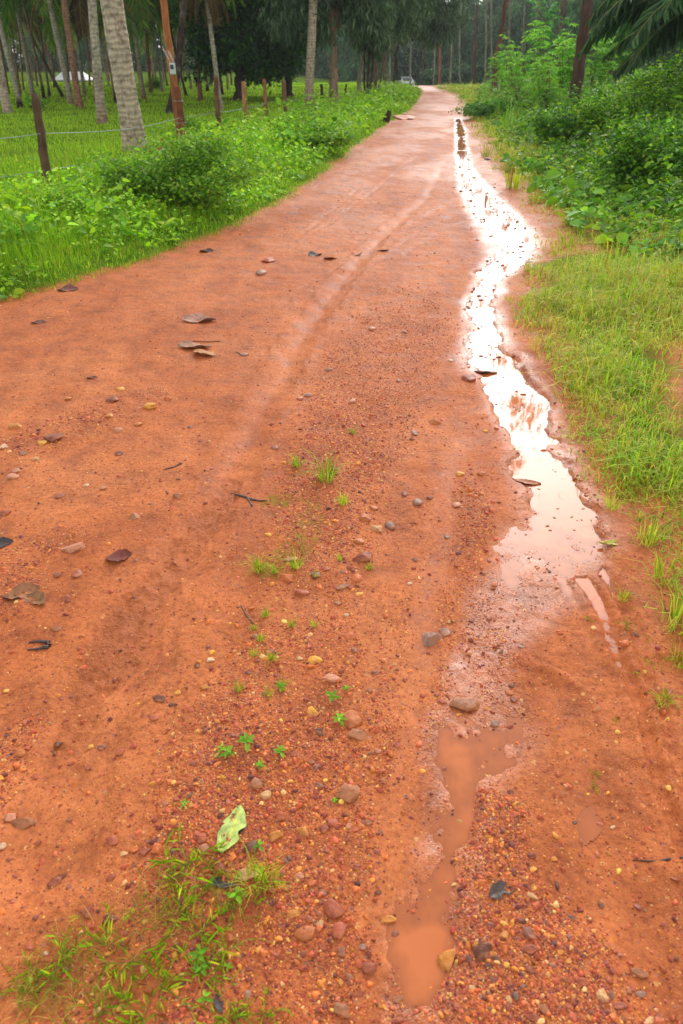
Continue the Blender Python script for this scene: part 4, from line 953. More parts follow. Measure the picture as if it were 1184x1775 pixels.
outline_leaf(68,560,26,12,.1,lin(120,82,74),'dead','fallen_leaf','dull brown leaf below the far left grass edge','leaf',.4,.6,0,None,24)
outline_leaf(100,1527,36,13,.8,lin(140,78,56),'dead','bark_strip','narrow red-brown bark piece in the mud on the far left','bark strip',.2,.8,0,None,25,.004)

def twig(paths, name, label, cat, col, mat='char', flat_=0.6):
    mb = MB(); p0 = G(*paths[0][0][:2])
    for path in paths:
        pts = []
        rad = []
        for (px, py, wpx) in path:
            g = G(px, py); k = pxm(g); rad.append(max(wpx * k * .36, .0008)); pts.append((g.x - p0.x, g.y - p0.y, max(g.z, WL) - p0.z + rad[-1] * .5))
        t = np.linspace(0, 1, len(pts)); tt = np.linspace(0, 1, len(pts) * 3)
        P = np.stack([np.interp(tt, t, [q[j] for q in pts]) for j in range(3)], 1); R = np.interp(tt, t, rad)
        P += .15 * R[:, None] * np.random.default_rng(len(paths)).normal(size=P.shape)
        tube(mb, P, R, 7, col, True, .25, 5)
    o = link(name, mb.mesh(name, M[mat]), None, p0); tag(o, label, cat, 'fallen leaves and bark on the road'); used_labels.add(label)
BK = lin(78, 60, 54)
twig([[(50,1114,5),(68,1112,8),(84,1115,11)],[(84,1115,11),(84,1122,12)],[(84,1122,11),(66,1126,7),(48,1127,4)]], 'bark_piece', 'black U-shaped bark piece on the smooth mud at the left', 'bark piece', BK)
twig([[(400,857,2),(424,862,7),(440,868,6),(462,868,3)],[(430,864,6),(437,878,5)]], 'stick', 'forked black stick at the left end of the dry grass mat', 'stick', BK)
twig([[(1096,1491,2),(1130,1493,4),(1160,1490,6),(1190,1487,5)]], 'twig', 'thin dark twig on the bare mud at the right edge', 'twig', lin(72, 56, 56))
outline_leaf(874,1544,60,26,.45,lin(84,68,62),'char','fallen_leaf','black frayed leaf in the front right gravel','leaf',.2,.4,.5,None,26,.002)
twig([[(286,814,3),(302,810,4),(316,803,5)]], 'stick', 'short thin stick on the left track gravel', 'stick', lin(96, 62, 52))
twig([[(332,592,3),(352,593,5),(382,592,3)]], 'stick', 'thin brown stick behind the crumpled dry leaf', 'stick', lin(150, 92, 62))
twig([[(418,1050,3),(428,1068,4),(440,1082,3)]], 'stick', 'thin dark root beside the small tufts of the centre strip', 'stick', lin(90, 60, 46))
twig([[(408,610,2),(420,615,4),(432,616,3)]], 'stick', 'short grey stick in the middle of the left track', 'stick', lin(110, 86, 80))

# ------------------------------------------------------------------ coconut palms
def frond(mb, base, az, el, L, droop, nl=34, ll=.75, lw=.045, cols=None, probs=None, r=None, rach=.022, sag=.6):
    t = np.linspace(0, 1, 13); d = np.array([cos(az), sin(az), 0])
    ang = el - droop * t ** 1.25; seg = L / 12
    pts = [np.array(base, float)]
    for k in range(12): pts.append(pts[-1] + seg * (d * cos(ang[k]) + np.array([0, 0, sin(ang[k])])))
    pts = np.array(pts); tube(mb, pts, np.linspace(rach, .004, 13), 5, lin(150, 150, 70), False)
    u = np.linspace(.14, .99, nl); u = np.concatenate([u, u]); sd = np.concatenate([np.ones(nl), -np.ones(nl)])
    P = np.stack([np.interp(u, t, pts[:, j]) for j in range(3)], 1)
    a = np.interp(u, t, ang); T = d[None] * np.cos(a)[:, None] + np.array([[0, 0, 1.]]) * np.sin(a)[:, None]
    S = np.array([[-sin(az), cos(az), 0]]) * sd[:, None]; Up = np.cross(T, np.array([[-sin(az), cos(az), 0]])); Up *= np.sign(Up[:, 2:3] + 1e-6)
    D = S * .85 + T * (.35 + .5 * u[:, None]) + Up * .25 - np.array([[0, 0, 1.]]) * (sag + .25 * r.normal(size=len(u)))[:, None] * .8
    D += .12 * r.normal(size=D.shape)
    l = ll * np.sin(pi * (u * .86 + .10)) ** .7 * L / 4.2 * np.exp(.1 * r.normal(size=len(u)))
    leaves(mb, P, D, Up + .2 * r.normal(size=D.shape), l, lw, mixcol(len(u), cols, probs, .12, r), .12, .22)

FC = [lin(96, 132, 46), lin(70, 108, 40), lin(128, 150, 60), lin(150, 140, 62)]
DEADF = [lin(112, 84, 52), lin(88, 64, 42)]
def palm_crown(seed, L=4.2, nf=20, droop=1.5, dead=3, nl=34, fw=.055):
    r = np.random.default_rng(seed); mb = MB()
    for i in range(nf):
        q = i / nf; el = 1.25 - 1.75 * q + r.normal(0, .1)
        frond(mb, (.1 * cos(i * 2.4), .1 * sin(i * 2.4), .1), i * 2.4 + r.normal(0, .15), el, L * r.uniform(.85, 1.1), droop * r.uniform(.85, 1.2) * (1 - .25 * q), nl, .85, fw, FC, [.36, .34, .2, .1], r)
    for i in range(dead):
        frond(mb, (.08 * cos(i * 2.1), .08 * sin(i * 2.1), 0), i * 2.1 + r.normal(0, .4), -.75 + r.normal(0, .15), L * .8, .75, nl, .7, fw, DEADF, None, r, sag=1.0)
    return mb.mesh('crown', M['frond'])
CROWN = [palm_crown(400 + i, 4.2, 16, 1.5 + .2 * i, 2 + (i % 2)) for i in range(4)]
CROWN_SKIRT = palm_crown(420, 3.6, 17, 1.7, 16)
PG = 'coconut palms in the grove'
def palm(px, py, tx, ty, wpx, height, label, tone=0, crown=None, dark_base=0.0, Y=None, sides=10, red=.25, cs=1.0):
    b = G(px, py) if Y is None else Vector((at_depth(px, py, Y).x, Y, 0))
    if Y is not None: b.z = H(b.x, b.y)
    top = at_depth(tx, ty, b.y); k = depth_of(b.x, b.y) / F; R = wpx * k * .5
    d = (top - b); d = d / max(d.z, .1); sl = d.x
    r = np.random.default_rng(int(px * 31 + py))
    n = max(18, int(height / .22)); t = np.linspace(0, 1, n); z = t * height
    # constant lean to the visible top, easing upright above
    vis = max(top.z - b.z, 1.0); bendx = sl * np.where(z < vis, z, vis + (z - vis) * .75) + .02 * np.sin(z * .8 + r.uniform(0, 6)) * (z > .4)
    path = np.stack([bendx, .03 * z * r.normal(), z - .05], 1)
    rad = R * (1.0 + .42 * np.exp(-z / .28) - .22 * t) * (1 + .018 * np.sin(z * 2 * pi / .16) + .02 * r.normal(size=n))
    tones = [lin(180, 164, 144), lin(166, 158, 140), lin(150, 110, 88), lin(118, 98, 80), lin(80, 66, 56)]
    c = np.tile(np.array(tones[tone]), (n, 1)); redc = np.array(lin(140, 70, 44))
    rr = np.clip(np.exp(-z / .55) * 1.2, 0, 1)[:, None] * red; c = c * (1 - rr) + redc * rr
    if dark_base: m = (z < dark_base)[:, None]; c = np.where(m, np.array(lin(62, 46, 40)), c)
    t_ = empty('coconut_palm', b, label, 'palm tree', 'distant palms at the back of the grove' if label.startswith('far slim') else PG)
    mb = MB(); tube(mb, path, rad, sides, c, True, .03, int(px)); link('trunk', mb.mesh('trunk', M['palm_bark']), t_)
    cr = crown or CROWN[int(r.integers(0, 4))]
    o = link('crown', cr, t_, path[-1]); o.rotation_euler = (r.normal(0, .06), r.normal(0, .06), r.uniform(0, 6.28)); s = cs * r.uniform(.9, 1.1); o.scale = (s, s, s)
    used_labels.add(label); return t_

palm(237,266,197,0,36,10.5,'stout pale ringed coconut trunk nearest the camera, rising from the bush',0,sides=20,red=.12)
palm(178,216,157,0,15,9.5,'grey leaning coconut trunk left of the stoutest palm, reddish at its foot',1,sides=14,red=.5)
palm(139,188,110,0,11.5,8.6,'reddish brown coconut trunk standing behind the grey one',2,red=.3)
palm(124,183,84,0,9.5,8.4,'slim grey coconut trunk curving left of the reddish one',1,red=.5)
palm(57,166,28,0,7.5,8,'straight pale coconut trunk directly above the leftmost post',1,red=.2)
palm(36,188,-2,40,8.5,7.5,'dark based leaning coconut trunk left of the leftmost post',1,None,.35)
palm(14,197,-14,60,14,8,'thick pale coconut trunk cut by the left edge of the picture',0,red=.1)
palm(77,172,45,22,5,6.3,'thin coconut trunk with a black foot right of the leftmost post',3,None,.5)
palm(86,168,70,60,4.5,5.6,'thin coconut trunk second right of the leftmost post',3,None,.3)
palm(110,169,62,75,5,6.5,'strongly slanting dark coconut trunk leaning left',4,None,.5)
palm(147,165,134,66,6,5.4,'short grey coconut trunk between the grey and reddish trunks',1,red=.5)
palm(36,167,25,92,3.6,5.4,'thin distant coconut trunk above the dark based one',3)
palm(41,158,37,110,3.4,5.2,'reddish thin distant coconut trunk near the left edge',2)
palm(15,163,7,110,4,5.6,'thin coconut trunk far back at the left edge',3)
palm(165,178,160,110,3.4,5.2,'thin reddish young trunk just left of the grey leaning trunk foot',2,red=.8)
palm(200,178,193,120,4,5.5,'thin dark trunk between the grey trunk and the stoutest palm',3,None,.4)
palm(190,152,178,105,3.2,5.5,'pale thin distant trunk left of the stoutest palm',1)
palm(203,162,195,118,3,5.5,'distant slim trunk touching the stoutest palm on the left',3)
palm(250,173,230,28,7.5,6.2,'grey curving coconut trunk just right of the stoutest palm',1,None,0,red=.7)
palm(262,161,255,88,5.5,5.0,'short pinkish grey coconut trunk with drooping crown right of the stoutest palm',2,red=.1)
palm(282,160,269,58,4.2,5.6,'pale thin coconut trunk left of the tall pole',1)
palm(290,150,280,75,3.2,6,'distant thin coconut trunk touching the tall pole on the left',3)
palm(294,197,306,120,12,6.4,'dark thick coconut trunk slanting right behind the tall pole',4,None,2.5,red=.1)
palm(323,167,305,90,4,6.0,'black thin slanting coconut trunk right of the tall pole',4,None,3)
palm(332,156,322,70,4.2,5.8,'pale distant coconut trunk right of the tall pole',1)
palm(337,145,333,84,3,6.2,'thin far coconut trunk left of the reddish tall trunk',1)
palm(348,175,337,0,7.5,7.8,'reddish tall coconut trunk halfway between the pole and the post',2,red=.6)
palm(360,159,351,30,5,6.0,'pale grey coconut trunk with a black foot behind the third post',1,None,.4)
palm(383,192,361,26,8.5,3.6,'grey coconut palm with a dark skirt of hanging dead fronds',1,CROWN_SKIRT,0,red=.2,cs=.5)
palm(386,166,380,120,4.4,6.4,'dark footed coconut trunk at the left of the broad dark tree',3,None,.4)
palm(395,156,392,118,3.6,6.6,'thin pale coconut trunk beside the broad dark tree',1)
palm(536,187,542,0,14.5,9.2,'straight pale coconut trunk standing alone in front of the roadside trees',0,sides=16,red=.55)
LAND_P = ['far slim coconut trunk in the hazy back of the grove']
rr_ = np.random.default_rng(5)
cand = [(5,150),(24,148),(50,146),(68,150),(96,152),(118,148),(158,150),(172,146),(214,150),(224,147),(242,150),(272,147),(300,146),(314,150),(342,152),(370,150),(404,148),(88,142),(134,143),(8,141),(60,140),(186,141),(210,140),(232,141),(262,140),(286,139),(318,140),(352,141),(30,140),(108,138)]
for px, py in cand:
    px += rr_.normal(0, 2); palm(px, py, px - rr_.uniform(4, 16) * (1 if px < 250 else .6), 70, rr_.uniform(2.6, 3.8), rr_.uniform(5.0, 7.0), LAND_P[0], int(rr_.choice([1, 3, 3, 2])), None, float(rr_.choice([0, .5])), sides=7)
# palms too near or too far left to show more than their crowns

# ------------------------------------------------------------------ broadleaf trees
def crown_mb(clusters, per, L, W, cols, probs, seed, droop=.2, rad=.55, mode='broad'):
    r = np.random.default_rng(seed); C = np.asarray(clusters, float); m = len(C); n = m * per
    i = np.repeat(np.arange(m), per); q = unit(r.normal(size=(n, 3))) * (r.random((n, 1)) ** .45) * rad * np.exp(.25 * r.normal(size=(m, 1)))[i]
    q[:, 2] *= .75
    P = C[i] + q
    if mode == 'hang':
        D = np.stack([.45 * r.normal(size=n), .45 * r.normal(size=n), -np.abs(r.normal(.9, .35, n))], 1)
    else:
        D = r.normal(size=(n, 3)); D[:, 2] -= droop * 2
    Nn = r.normal(size=(n, 3)); Nn[:, 2] += 1.0
    s = np.exp(.25 * r.normal(size=n)); tone = np.exp(.16 * r.normal(size=(m, 1)))[i]
    mb = MB(); leaves(mb, P, D, Nn, L * s, W * s, mixcol(n, cols, probs, .15, r) * tone, .12, .15); return mb

def tree(base, trunk, rad, clusters, per, L, W, cols, probs, label, cat, group, name, seed, barkcol, mode='broad', crad=.55, limbs=9, stems=None, leafmat='dark_leaf', loc_only=None):
    """trunk: list of points relative to the base; limbs grow from its top to some clusters"""
    r = np.random.default_rng(seed); t = empty(name, base, label, cat, group); used_labels.add(label)
    mb = MB(); C = np.asarray(clusters, float)
    for tr, rd in [(trunk, rad)] + (stems or []):
        P = np.array(tr, float); tt = np.linspace(0, 1, len(P)); u = np.linspace(0, 1, max(10, len(P) * 5))
        Q = np.stack([np.interp(u, tt, P[:, j]) for j in range(3)], 1); Q[1:-1] += rd * .16 * r.normal(size=(len(u) - 2, 3)) * np.array([1, 1, .2])
        flare = 1 + .45 * np.exp(-u * 9)
        bc = np.tile(np.array(barkcol), (len(u), 1)) * np.exp(.1 * r.normal(size=(len(u), 1)))
        bc[u < .08] = bc[u < .08] * .6 + np.array(lin(110, 62, 44)) * .4
        tube(mb, Q, rd * (1 - .42 * u) * flare, 12, bc, True, .12, seed)
    P = np.array(trunk, float); top = P[-1]
    order = np.argsort(np.linalg.norm(C - top, axis=1) + r.random(len(C)) * 2)
    for j in order[:limbs]:
        e = C[j]; s0 = P[-2] + (top - P[-2]) * r.uniform(.2, 1.0); u = np.linspace(0, 1, 8)[:, None]
        q = s0 + (e - s0) * u + np.array([0, 0, .25]) * np.sin(u * pi) * np.linalg.norm(e - s0) * .35 + .05 * r.normal(size=(8, 3)) * np.sin(u * pi)
        tube(mb, q, np.linspace(rad * .42, .015, 8), 7, np.array(barkcol) * .9, True, .1, seed + j)
    link('trunk', mb.mesh('trunk', M['bark']), t)
    cm = crown_mb(clusters, per, L, W, cols, probs, seed + 9, .2, crad, mode)
    link('crown', cm.mesh('crown', M[leafmat]), t); return t

def blob(seed, n, c, rx, ry, rz, shell=.5, zmin=-9):
    r = np.random.default_rng(seed); out = []
    while len(out) < n:
        v = unit(r.normal(size=3)) * (shell + (1 - shell) * r.random()) ; p = np.array(c) + v * np.array([rx, ry, rz])
        if p[2] > zmin: out.append(p)
    return out
MANGO = [lin(58, 106, 40), lin(42, 84, 34), lin(82, 134, 48), lin(34, 68, 32)]
EUC = [lin(92, 120, 84), lin(70, 100, 66), lin(116, 140, 104), lin(54, 84, 50)]
FOR = [lin(82, 120, 80), lin(62, 102, 70), lin(108, 140, 92), lin(52, 84, 56)]

# big dark mango-like tree left of the road
b = G(416, 175)
cl = blob(1, 120, (.5, 0, 4.1), 3.0, 2.6, 3.2, .35, .75) + blob(2, 26, (1.2, -.3, 1.9), 1.9, 1.6, 1.1, .3, .7) + blob(7, 14, (-.9, -.4, 1.9), 1.1, 1.2, .8, .3, .9)
tree(b, [(0, 0, -.1), (.05, 0, .8), (.2, 0, 1.7), (.3, 0, 2.6)], .24, cl, 190, .20, .075, MANGO, [.35, .3, .15, .2], 'big dense dark green tree with foliage hanging low among the grove posts', 'tree', None, 'broadleaf_tree', 501, lin(74, 62, 54), 'broad', .62, 16)
# second dark mass behind it, filling the gap to the roadside trees
b = G(500, 168)
cl = blob(3, 90, (0, 0, 4.2), 2.8, 2.4, 3.3, .35, .9) + blob(4, 16, (-.5, 0, 1.4), 1.5, 1.4, .8, .3, .5)
tree(b, [(0, 0, -.1), (.0, 0, .8), (-.1, 0, 2.4)], .22, cl, 190, .20, .075, MANGO, [.3, .35, .1, .25], 'dark shadowy tree behind the lone pale coconut trunk', 'tree', None, 'broadleaf_tree', 502, lin(64, 54, 48), 'broad', .62, 14)
# roadside row with drooping leaves
RG = 'roadside trees with drooping foliage'
def roadside(px, py, tx, ty, wpx, label, seed, bark, cc, ncl, per=170, stems=None, hgt=3.2, low=1.5):
    b = G(px, py); k = depth_of(b.x, b.y) / F; R = wpx * k * .46
    tp = at_depth(tx, ty, b.y) - b; s = tp.x / max(tp.z, .2)
    tr = [(0, 0, -.1), (s * .7, 0, .7), (s * 1.5, .05, 1.5), (s * hgt, .1, hgt)]
    st = [([(o * k, .1, -.1), (o * k * 1.05 + e * .3, .1, .8), (o * k + e, .15, hgt)], R * f) for o, e, f in (stems or [])]
    tree(b, tr, R, cc, per, .24, .05, EUC, [.3, .3, .2, .2], label, 'tree', RG, 'roadside_tree', seed, bark, 'hang', .62, 12, st)
roadside(579,185,577,90,17,'patchy barked roadside tree forking low, nearest of the roadside row',511,lin(150,124,104), blob(11,70,(.1,0,4.6),2.3,2.2,2.9,.35,2.2)+blob(12,18,(-1.1,-.4,2.7),1.0,1.0,.7,.3,1.9)+blob(13,10,(1.2,0,2.6),.8,.8,.5,.3,2.0),0)
roadside(621,163,631,80,9.5,'pale leaning trunk with a dark foot in the roadside row',512,lin(176,160,140), blob(14,60,(1.2,0,5.2),2.2,2.2,2.6,.35,2.9),0)
roadside(637,168,640,95,7,'dark double stemmed trunk in the middle of the roadside row',513,lin(96,76,66), blob(15,70,(.8,-.5,4.9),2.3,2.3,2.6,.35,2.5)+blob(16,10,(.2,0,2.3),.8,.8,.5,.3,1.7),0,170,[(5,.15,.8),(-4,-.1,.6)])
roadside(651,162,652,95,7.5,'hollow forked brown trunk right of the double stemmed one',514,lin(130,104,86), blob(17,60,(.9,0,4.9),2.2,2.2,2.5,.35,2.5),0,170,[(4,.5,.7)])
roadside(668,152,668,100,6,'slim brown trunk third from the far end of the roadside row',515,lin(120,100,86), blob(18,60,(.6,0,5.6),2.4,2.4,2.6,.35,2.8),0)
roadside(675,150,677,90,4.5,'thin pale straight trunk near the far end of the roadside row',516,lin(172,164,140), blob(19,56,(1.4,-.4,5.4),2.5,2.2,2.6,.35,2.6),0)
roadside(685,149,686,100,8.5,'dark thick trunk at the far end of the roadside row',517,lin(74,64,56), blob(20,90,(1.4,-.5,5.2),2.9,2.5,3.0,.35,2.3)+blob(21,24,(3.0,-.8,4.2),1.4,1.4,1.6,.3,2.2),0)
# small round dark tree alone in the field beyond
b = G(601, 136)
tree(b, [(0, 0, -.1), (0, 0, .9)], .1, blob(22, 26, (0, 0, 1.3), 1.3, 1.2, 1.4, .3, .3), 90, .3, .12, MANGO, None, 'small round dark tree alone in the open field seen between the roadside trunks', 'tree', None, 'small_tree', 518, lin(60, 50, 44), 'broad', .5, 4)

# ------------------------------------------------------------------ the wood at the end of the road and on the right
FT = []
for v in range(5):
    r = np.random.default_rng(600 + v); h = [9.0, 10.0, 8.0, 9.5, 7.5][v]
    mb = MB(); n = 16; t = np.linspace(0, 1, n); path = np.stack([.25 * np.sin(t * 2 + v), .2 * t * r.normal(), t * h * .92 - .1], 1) if True else None
    bc = [lin(120, 100, 84), lin(150, 140, 124), lin(96, 70, 58), lin(132, 112, 96), lin(90, 76, 66)][v]
    tube(mb, path, .16 * (1 - .6 * t) + .05 * np.exp(-t * 14), 8, bc, True, .08, v)
    cl = []
    for j in range(46):
        z = h * (.10 + .9 * r.random() ** .85); w_ = 1.75 * (1 - .55 * (z / h)) * (.55 + .45 * min(1, z / (h * .3))); a = r.uniform(0, 6.28); q = sqrt(r.random()) * w_
        cl.append((q * cos(a), q * sin(a), z))
        if j % 3 == 0:
            zz = max(z - .8, .5); s0 = np.array([np.interp(zz / h, t * .92, path[:, 0]), np.interp(zz / h, t * .92, path[:, 1]), zz]); e = np.array(cl[-1]); u = np.linspace(0, 1, 5)[:, None]
            tube(mb, s0 + (e - s0) * u, np.linspace(.045, .012, 5), 5, np.array(bc) * .9, False)
    cm = crown_mb(cl, 85, .42, .10, FOR, [.35, .3, .2, .15], 650 + v, .3, .75, 'hang' if v % 2 == 0 else 'broad')
    FT.append((mb.mesh('trunk', M['bark']), cm.mesh('crown', M['dark_leaf'])))
def wood_tree(x, y, s, v, label, group):
    if abs(x - y * 9.2 / 112) < 2.6 and y < 116: return
    if 3 < x < 17 and y < 118: s *= .84
    t = empty('forest_tree', (x, y, H(x, y) - .05), label, 'tree', group, rng.uniform(0, 6.28)); t.scale = (s, s, s * rng.uniform(.92, 1.06))
    link('trunk', FT[v][0], t); link('crown', FT[v][1], t)
rw = np.random.default_rng(88)
WL1 = 'slender dark tree in the wood closing the view beyond the end of the road'
WL2 = 'tall shadowy tree in the wood behind the right bank'
WL3 = 'hazy tree in the far tree line behind the coconut grove'
for row, (yy, x0, x1, st, s) in enumerate([(100, 2, 34, 2.5, .95), (106, 0, 38, 2.7, 1.0), (114, -6, 44, 3.0, 1.0), (124, -10, 50, 3.6, 1.05)]):
    x = x0
    while x < x1:
        near_road = abs(x - (3.0 if row < 2 else 1.0)) < 1.2 and row == 0
        wood_tree(x + rw.normal(0, .5), yy + rw.normal(0, 1.6), s * rw.uniform(.85, 1.1), int(rw.integers(0, 5)), WL1, 'trees of the wood at the end of the road'); x += st
for x_, y_, v_ in [(19.2, 108, 1), (20.6, 111, 3), (18.0, 119, 1)]: wood_tree(x_, y_, 1.12, v_, WL1, 'trees of the wood at the end of the road')
for (x0, y0, x1, y1, k) in [(19, 47, 40, 99, 20), (22, 44, 46, 80, 16), (26, 40, 46, 60, 12), (17, 60, 32, 100, 14), (15.5, 33, 24, 36, 6), (17, 38, 30, 44, 9)]:
    for i in range(k):
        q = (i + .5) / k; wood_tree(x0 + (x1 - x0) * q + rw.normal(0, .8), y0 + (y1 - y0) * q + rw.normal(0, 1.2), rw.uniform(.9, 1.25), int(rw.integers(0, 5)), WL2, 'trees of the wood behind the right bank')
for i in range(44):
    x = -82 + i * 2.05; wood_tree(x + rw.normal(0, .6), 122 + rw.normal(0, 3) + (6 if i % 2 else 0), rw.uniform(1.0, 1.35), int(rw.integers(0, 5)), WL3, 'trees of the far tree line behind the grove')

def thin_tree(path_px, Y, wpx, label, bark, branches=(), group=None):
    b = at_depth(*path_px[0], Y); b.z = H(b.x, b.y); t = empty('bare_tree', b, label, 'tree', group); mb = MB()
    pts = [Vector((0, 0, -.1))] + [at_depth(*p, Y) - b for p in path_px[1:]]
    P = np.array([p[:] for p in pts]); top = P[-1] + (P[-1] - P[-2]) / np.linalg.norm(P[-1] - P[-2]) * (0.7 if wpx < 5 else (1.6 if wpx < 10 else 4.0)); P = np.vstack([P, top])
    tt = np.linspace(0, 1, len(P)); u = np.linspace(0, 1, 24); Q = np.stack([np.interp(u, tt, P[:, j]) for j in range(3)], 1)
    R = wpx * depth_of(b.x, b.y) / F * .5; r = np.random.default_rng(int(path_px[0][0]))
    Q[1:] += R * (.25 if wpx < 10 else .07) * r.normal(size=(23, 3)); tube(mb, Q, R * (1.15 - .5 * u), 10, np.array(bark) * np.exp(.12 * r.normal(size=(24, 1))), True, .1, 3)
    link('trunk', mb.mesh('trunk', M['bark']), t); mb = MB(); nb = 0
    for (p0, p1) in branches:
        a = np.array((at_depth(*p0, Y) - b)[:]); e = np.array((at_depth(*p1, Y - .3) - b)[:]); uu = np.linspace(0, 1, 6)[:, None]
        tube(mb, a + (e - a) * uu + .03 * r.normal(size=(6, 3)), np.linspace(R * .35, .006, 6), 6, bark, False); nb += 1
    C = [top + np.array([0, 0, .4 + .7 * j]) + r.normal(0, .6, 3) for j in range(8)]
    cm = crown_mb(C, 60, .22, .06, EUC, None, 5, .3, .6, 'hang'); link('crown', cm.mesh('crown', M['dark_leaf']), t)
    if nb: link('branch', mb.mesh('branch', M['bark']), t)
thin_tree([(998,172),(1001,140),(1010,75),(1021,-5)], 21.0, 19, 'stout dark brown trunk rising out of the weeds on the right bank', lin(78,58,48))
thin_tree([(854,163),(859,115),(868,62),(878,-4)], 44.0, 6.5, 'thin red-brown tree leaning right in front of the wood', lin(126,72,60), [((862,108),(853,92)),((869,55),(890,46)),((876,16),(884,-2)),((858,118),(848,108))])
thin_tree([(763,134),(763,110),(763,88)], 92.0, 4.5, 'straight reddish trunk lit at the edge of the wood beyond the bend', lin(150,92,70))
thin_tree([(821,134),(823,90),(826,40)], 88.0, 6, 'dark straight trunk standing before the wood right of the bend', lin(84,58,52))
thin_tree([(732,134),(733,110),(736,80)], 96.0, 4, 'dim dark trunk at the wood edge directly beyond the road end', lin(84,66,60))
thin_tree([(1062,120),(1064,60),(1066,-4)], 34.0, 26, 'broad blackish trunk behind the stout brown one on the right', lin(64,52,50))
thin_tree([(974,70),(976,40),(978,-4)], 50.0, 9, 'shaded grey brown trunk at the top of the picture above the bright saplings', lin(110,88,78))
for px, Y_, w in [(782,84,2.6),(800,80,2.4),(842,70,3),(850,72,2.6),(884,60,3),(905,58,3),(930,56,3.2),(752,90,2.4),(712,96,2.4)]:
    thin_tree([(px,138),(px+rw.normal(0,2),80),(px+rw.normal(0,5),0)], Y_, w, 'thin pale sapling stem in front of the dark wood', lin(140,132,116), (), 'pale sapling stems before the wood')

# ------------------------------------------------------------------ bright saplings (palmate leaves on thin stems) on the right
def sapling(px, py, Y, h, w, label, seed, col, big=.17):
    b = at_depth(px, py, Y); b.z = H(b.x, b.y); t = empty('sapling', b, label, 'sapling', 'bright green saplings before the wood'); r = np.random.default_rng(seed)
    st = MB(); fo = MB(); ns = 7
    for i in range(ns):
        a = r.uniform(0, 6.28); q = w * sqrt(r.random()) * .5; hh = h * r.uniform(.65, 1.0); u = np.linspace(0, 1, 7)[:, None]
        path = np.concatenate([q * cos(a) * u ** .7, q * sin(a) * u ** .7, hh * u], 1) + .012 * r.normal(size=(7, 3)); tube(st, path, np.linspace(.018, .006, 7), 6, lin(120, 112, 86))
        for j in range(15):
            f = .35 + .65 * r.random(); p0 = np.array([np.interp(f, u[:, 0], path[:, k]) for k in range(3)]); az = r.uniform(0, 6.28); pl = r.uniform(.15, .35)
            p1 = p0 + np.array([cos(az) * pl, sin(az) * pl, .08 + .1 * r.random()]); tube(st, [p0, (p0 + p1) / 2 + [0, 0, .03], p1], [.005, .004, .003], 4, lin(130, 140, 60), False)
            m = 6; aa = az + np.linspace(-1.9, 1.9, m); D = np.stack([np.cos(aa), np.sin(aa), r.normal(-.15, .15, m)], 1)
            leaves(fo, np.repeat(p1[None], m, 0), D, np.tile([0, 0, 1.], (m, 1)) + .25 * r.normal(size=(m, 3)), big * np.exp(.15 * r.normal(size=m)), big * .33, mixcol(m, col, None, .12, r), .1, .25)
    link('stem', st.mesh('stem', M['bark']), t); link('foliage', fo.mesh('foliage', M['leaf']), t); used_labels.add(label)
BR = [lin(128, 186, 48), lin(106, 168, 46), lin(150, 196, 66)]; MD = [lin(70, 140, 52), lin(90, 156, 52)]
sapling(925,160,30,3.3,1.5,'tallest bright sapling with a rounded leafy top before the dark wood',701,MD)
sapling(890,165,32,2.4,1.3,'yellow green sapling right of the thin leaning tree',702,BR)
sapling(868,165,36,2.2,1.1,'small pale green sapling touching the thin leaning tree',703,BR)
sapling(955,160,27,2.4,1.6,'broad bright sapling left of the stout brown trunk',704,BR)
sapling(985,165,25,1.9,1.3,'bright sapling close against the left of the stout brown trunk',705,BR)
sapling(1035,165,25,2.1,1.2,'bright sapling showing just right of the stout brown trunk',706,BR)
sapling(1062,150,27,2.3,1.1,'darker green sapling between the stout trunk and the oil palm',707,MD)
sapling(915,175,26,1.5,1.5,'low spreading sapling above the long grass',708,BR,.13)
sapling(950,180,23,1.5,1.5,'low leafy yellow-green sapling in the long grass left of the stout brown trunk',709,BR,.13)
mb = MB(); r = np.random.default_rng(96); n = 60000
x = np.concatenate([r.uniform(9.8, 20, n // 3), r.uniform(-12, 30, n - n // 3)]); y = np.concatenate([r.uniform(95, 99, n // 3), r.uniform(118, 123, n - n // 3)])
z = np.where(y < 105, 2.4, 9.5) * r.random(n) ** 1.1 * (.55 + .45 * vn(x * .5, y * .3, 3)); k = ~((np.abs(x - y * 9.2 / 112) < 1.5) & (y < 116)); x, y, z = x[k], y[k], z[k]; n = len(x)
leaves(mb, np.stack([x, y, z + fields(x, y)['z']], 1), r.normal(size=(n, 3)), r.normal(size=(n, 3)) + [0, 0, .8], .5 * np.exp(.2 * r.normal(size=n)), .24, mixcol(n, FOR, None, .2, r), .1, .1)
tag(link('undergrowth', mb.mesh('undergrowth', M['dark_leaf'])), 'dim undergrowth between the trunks of the wood', None, None, 'stuff')
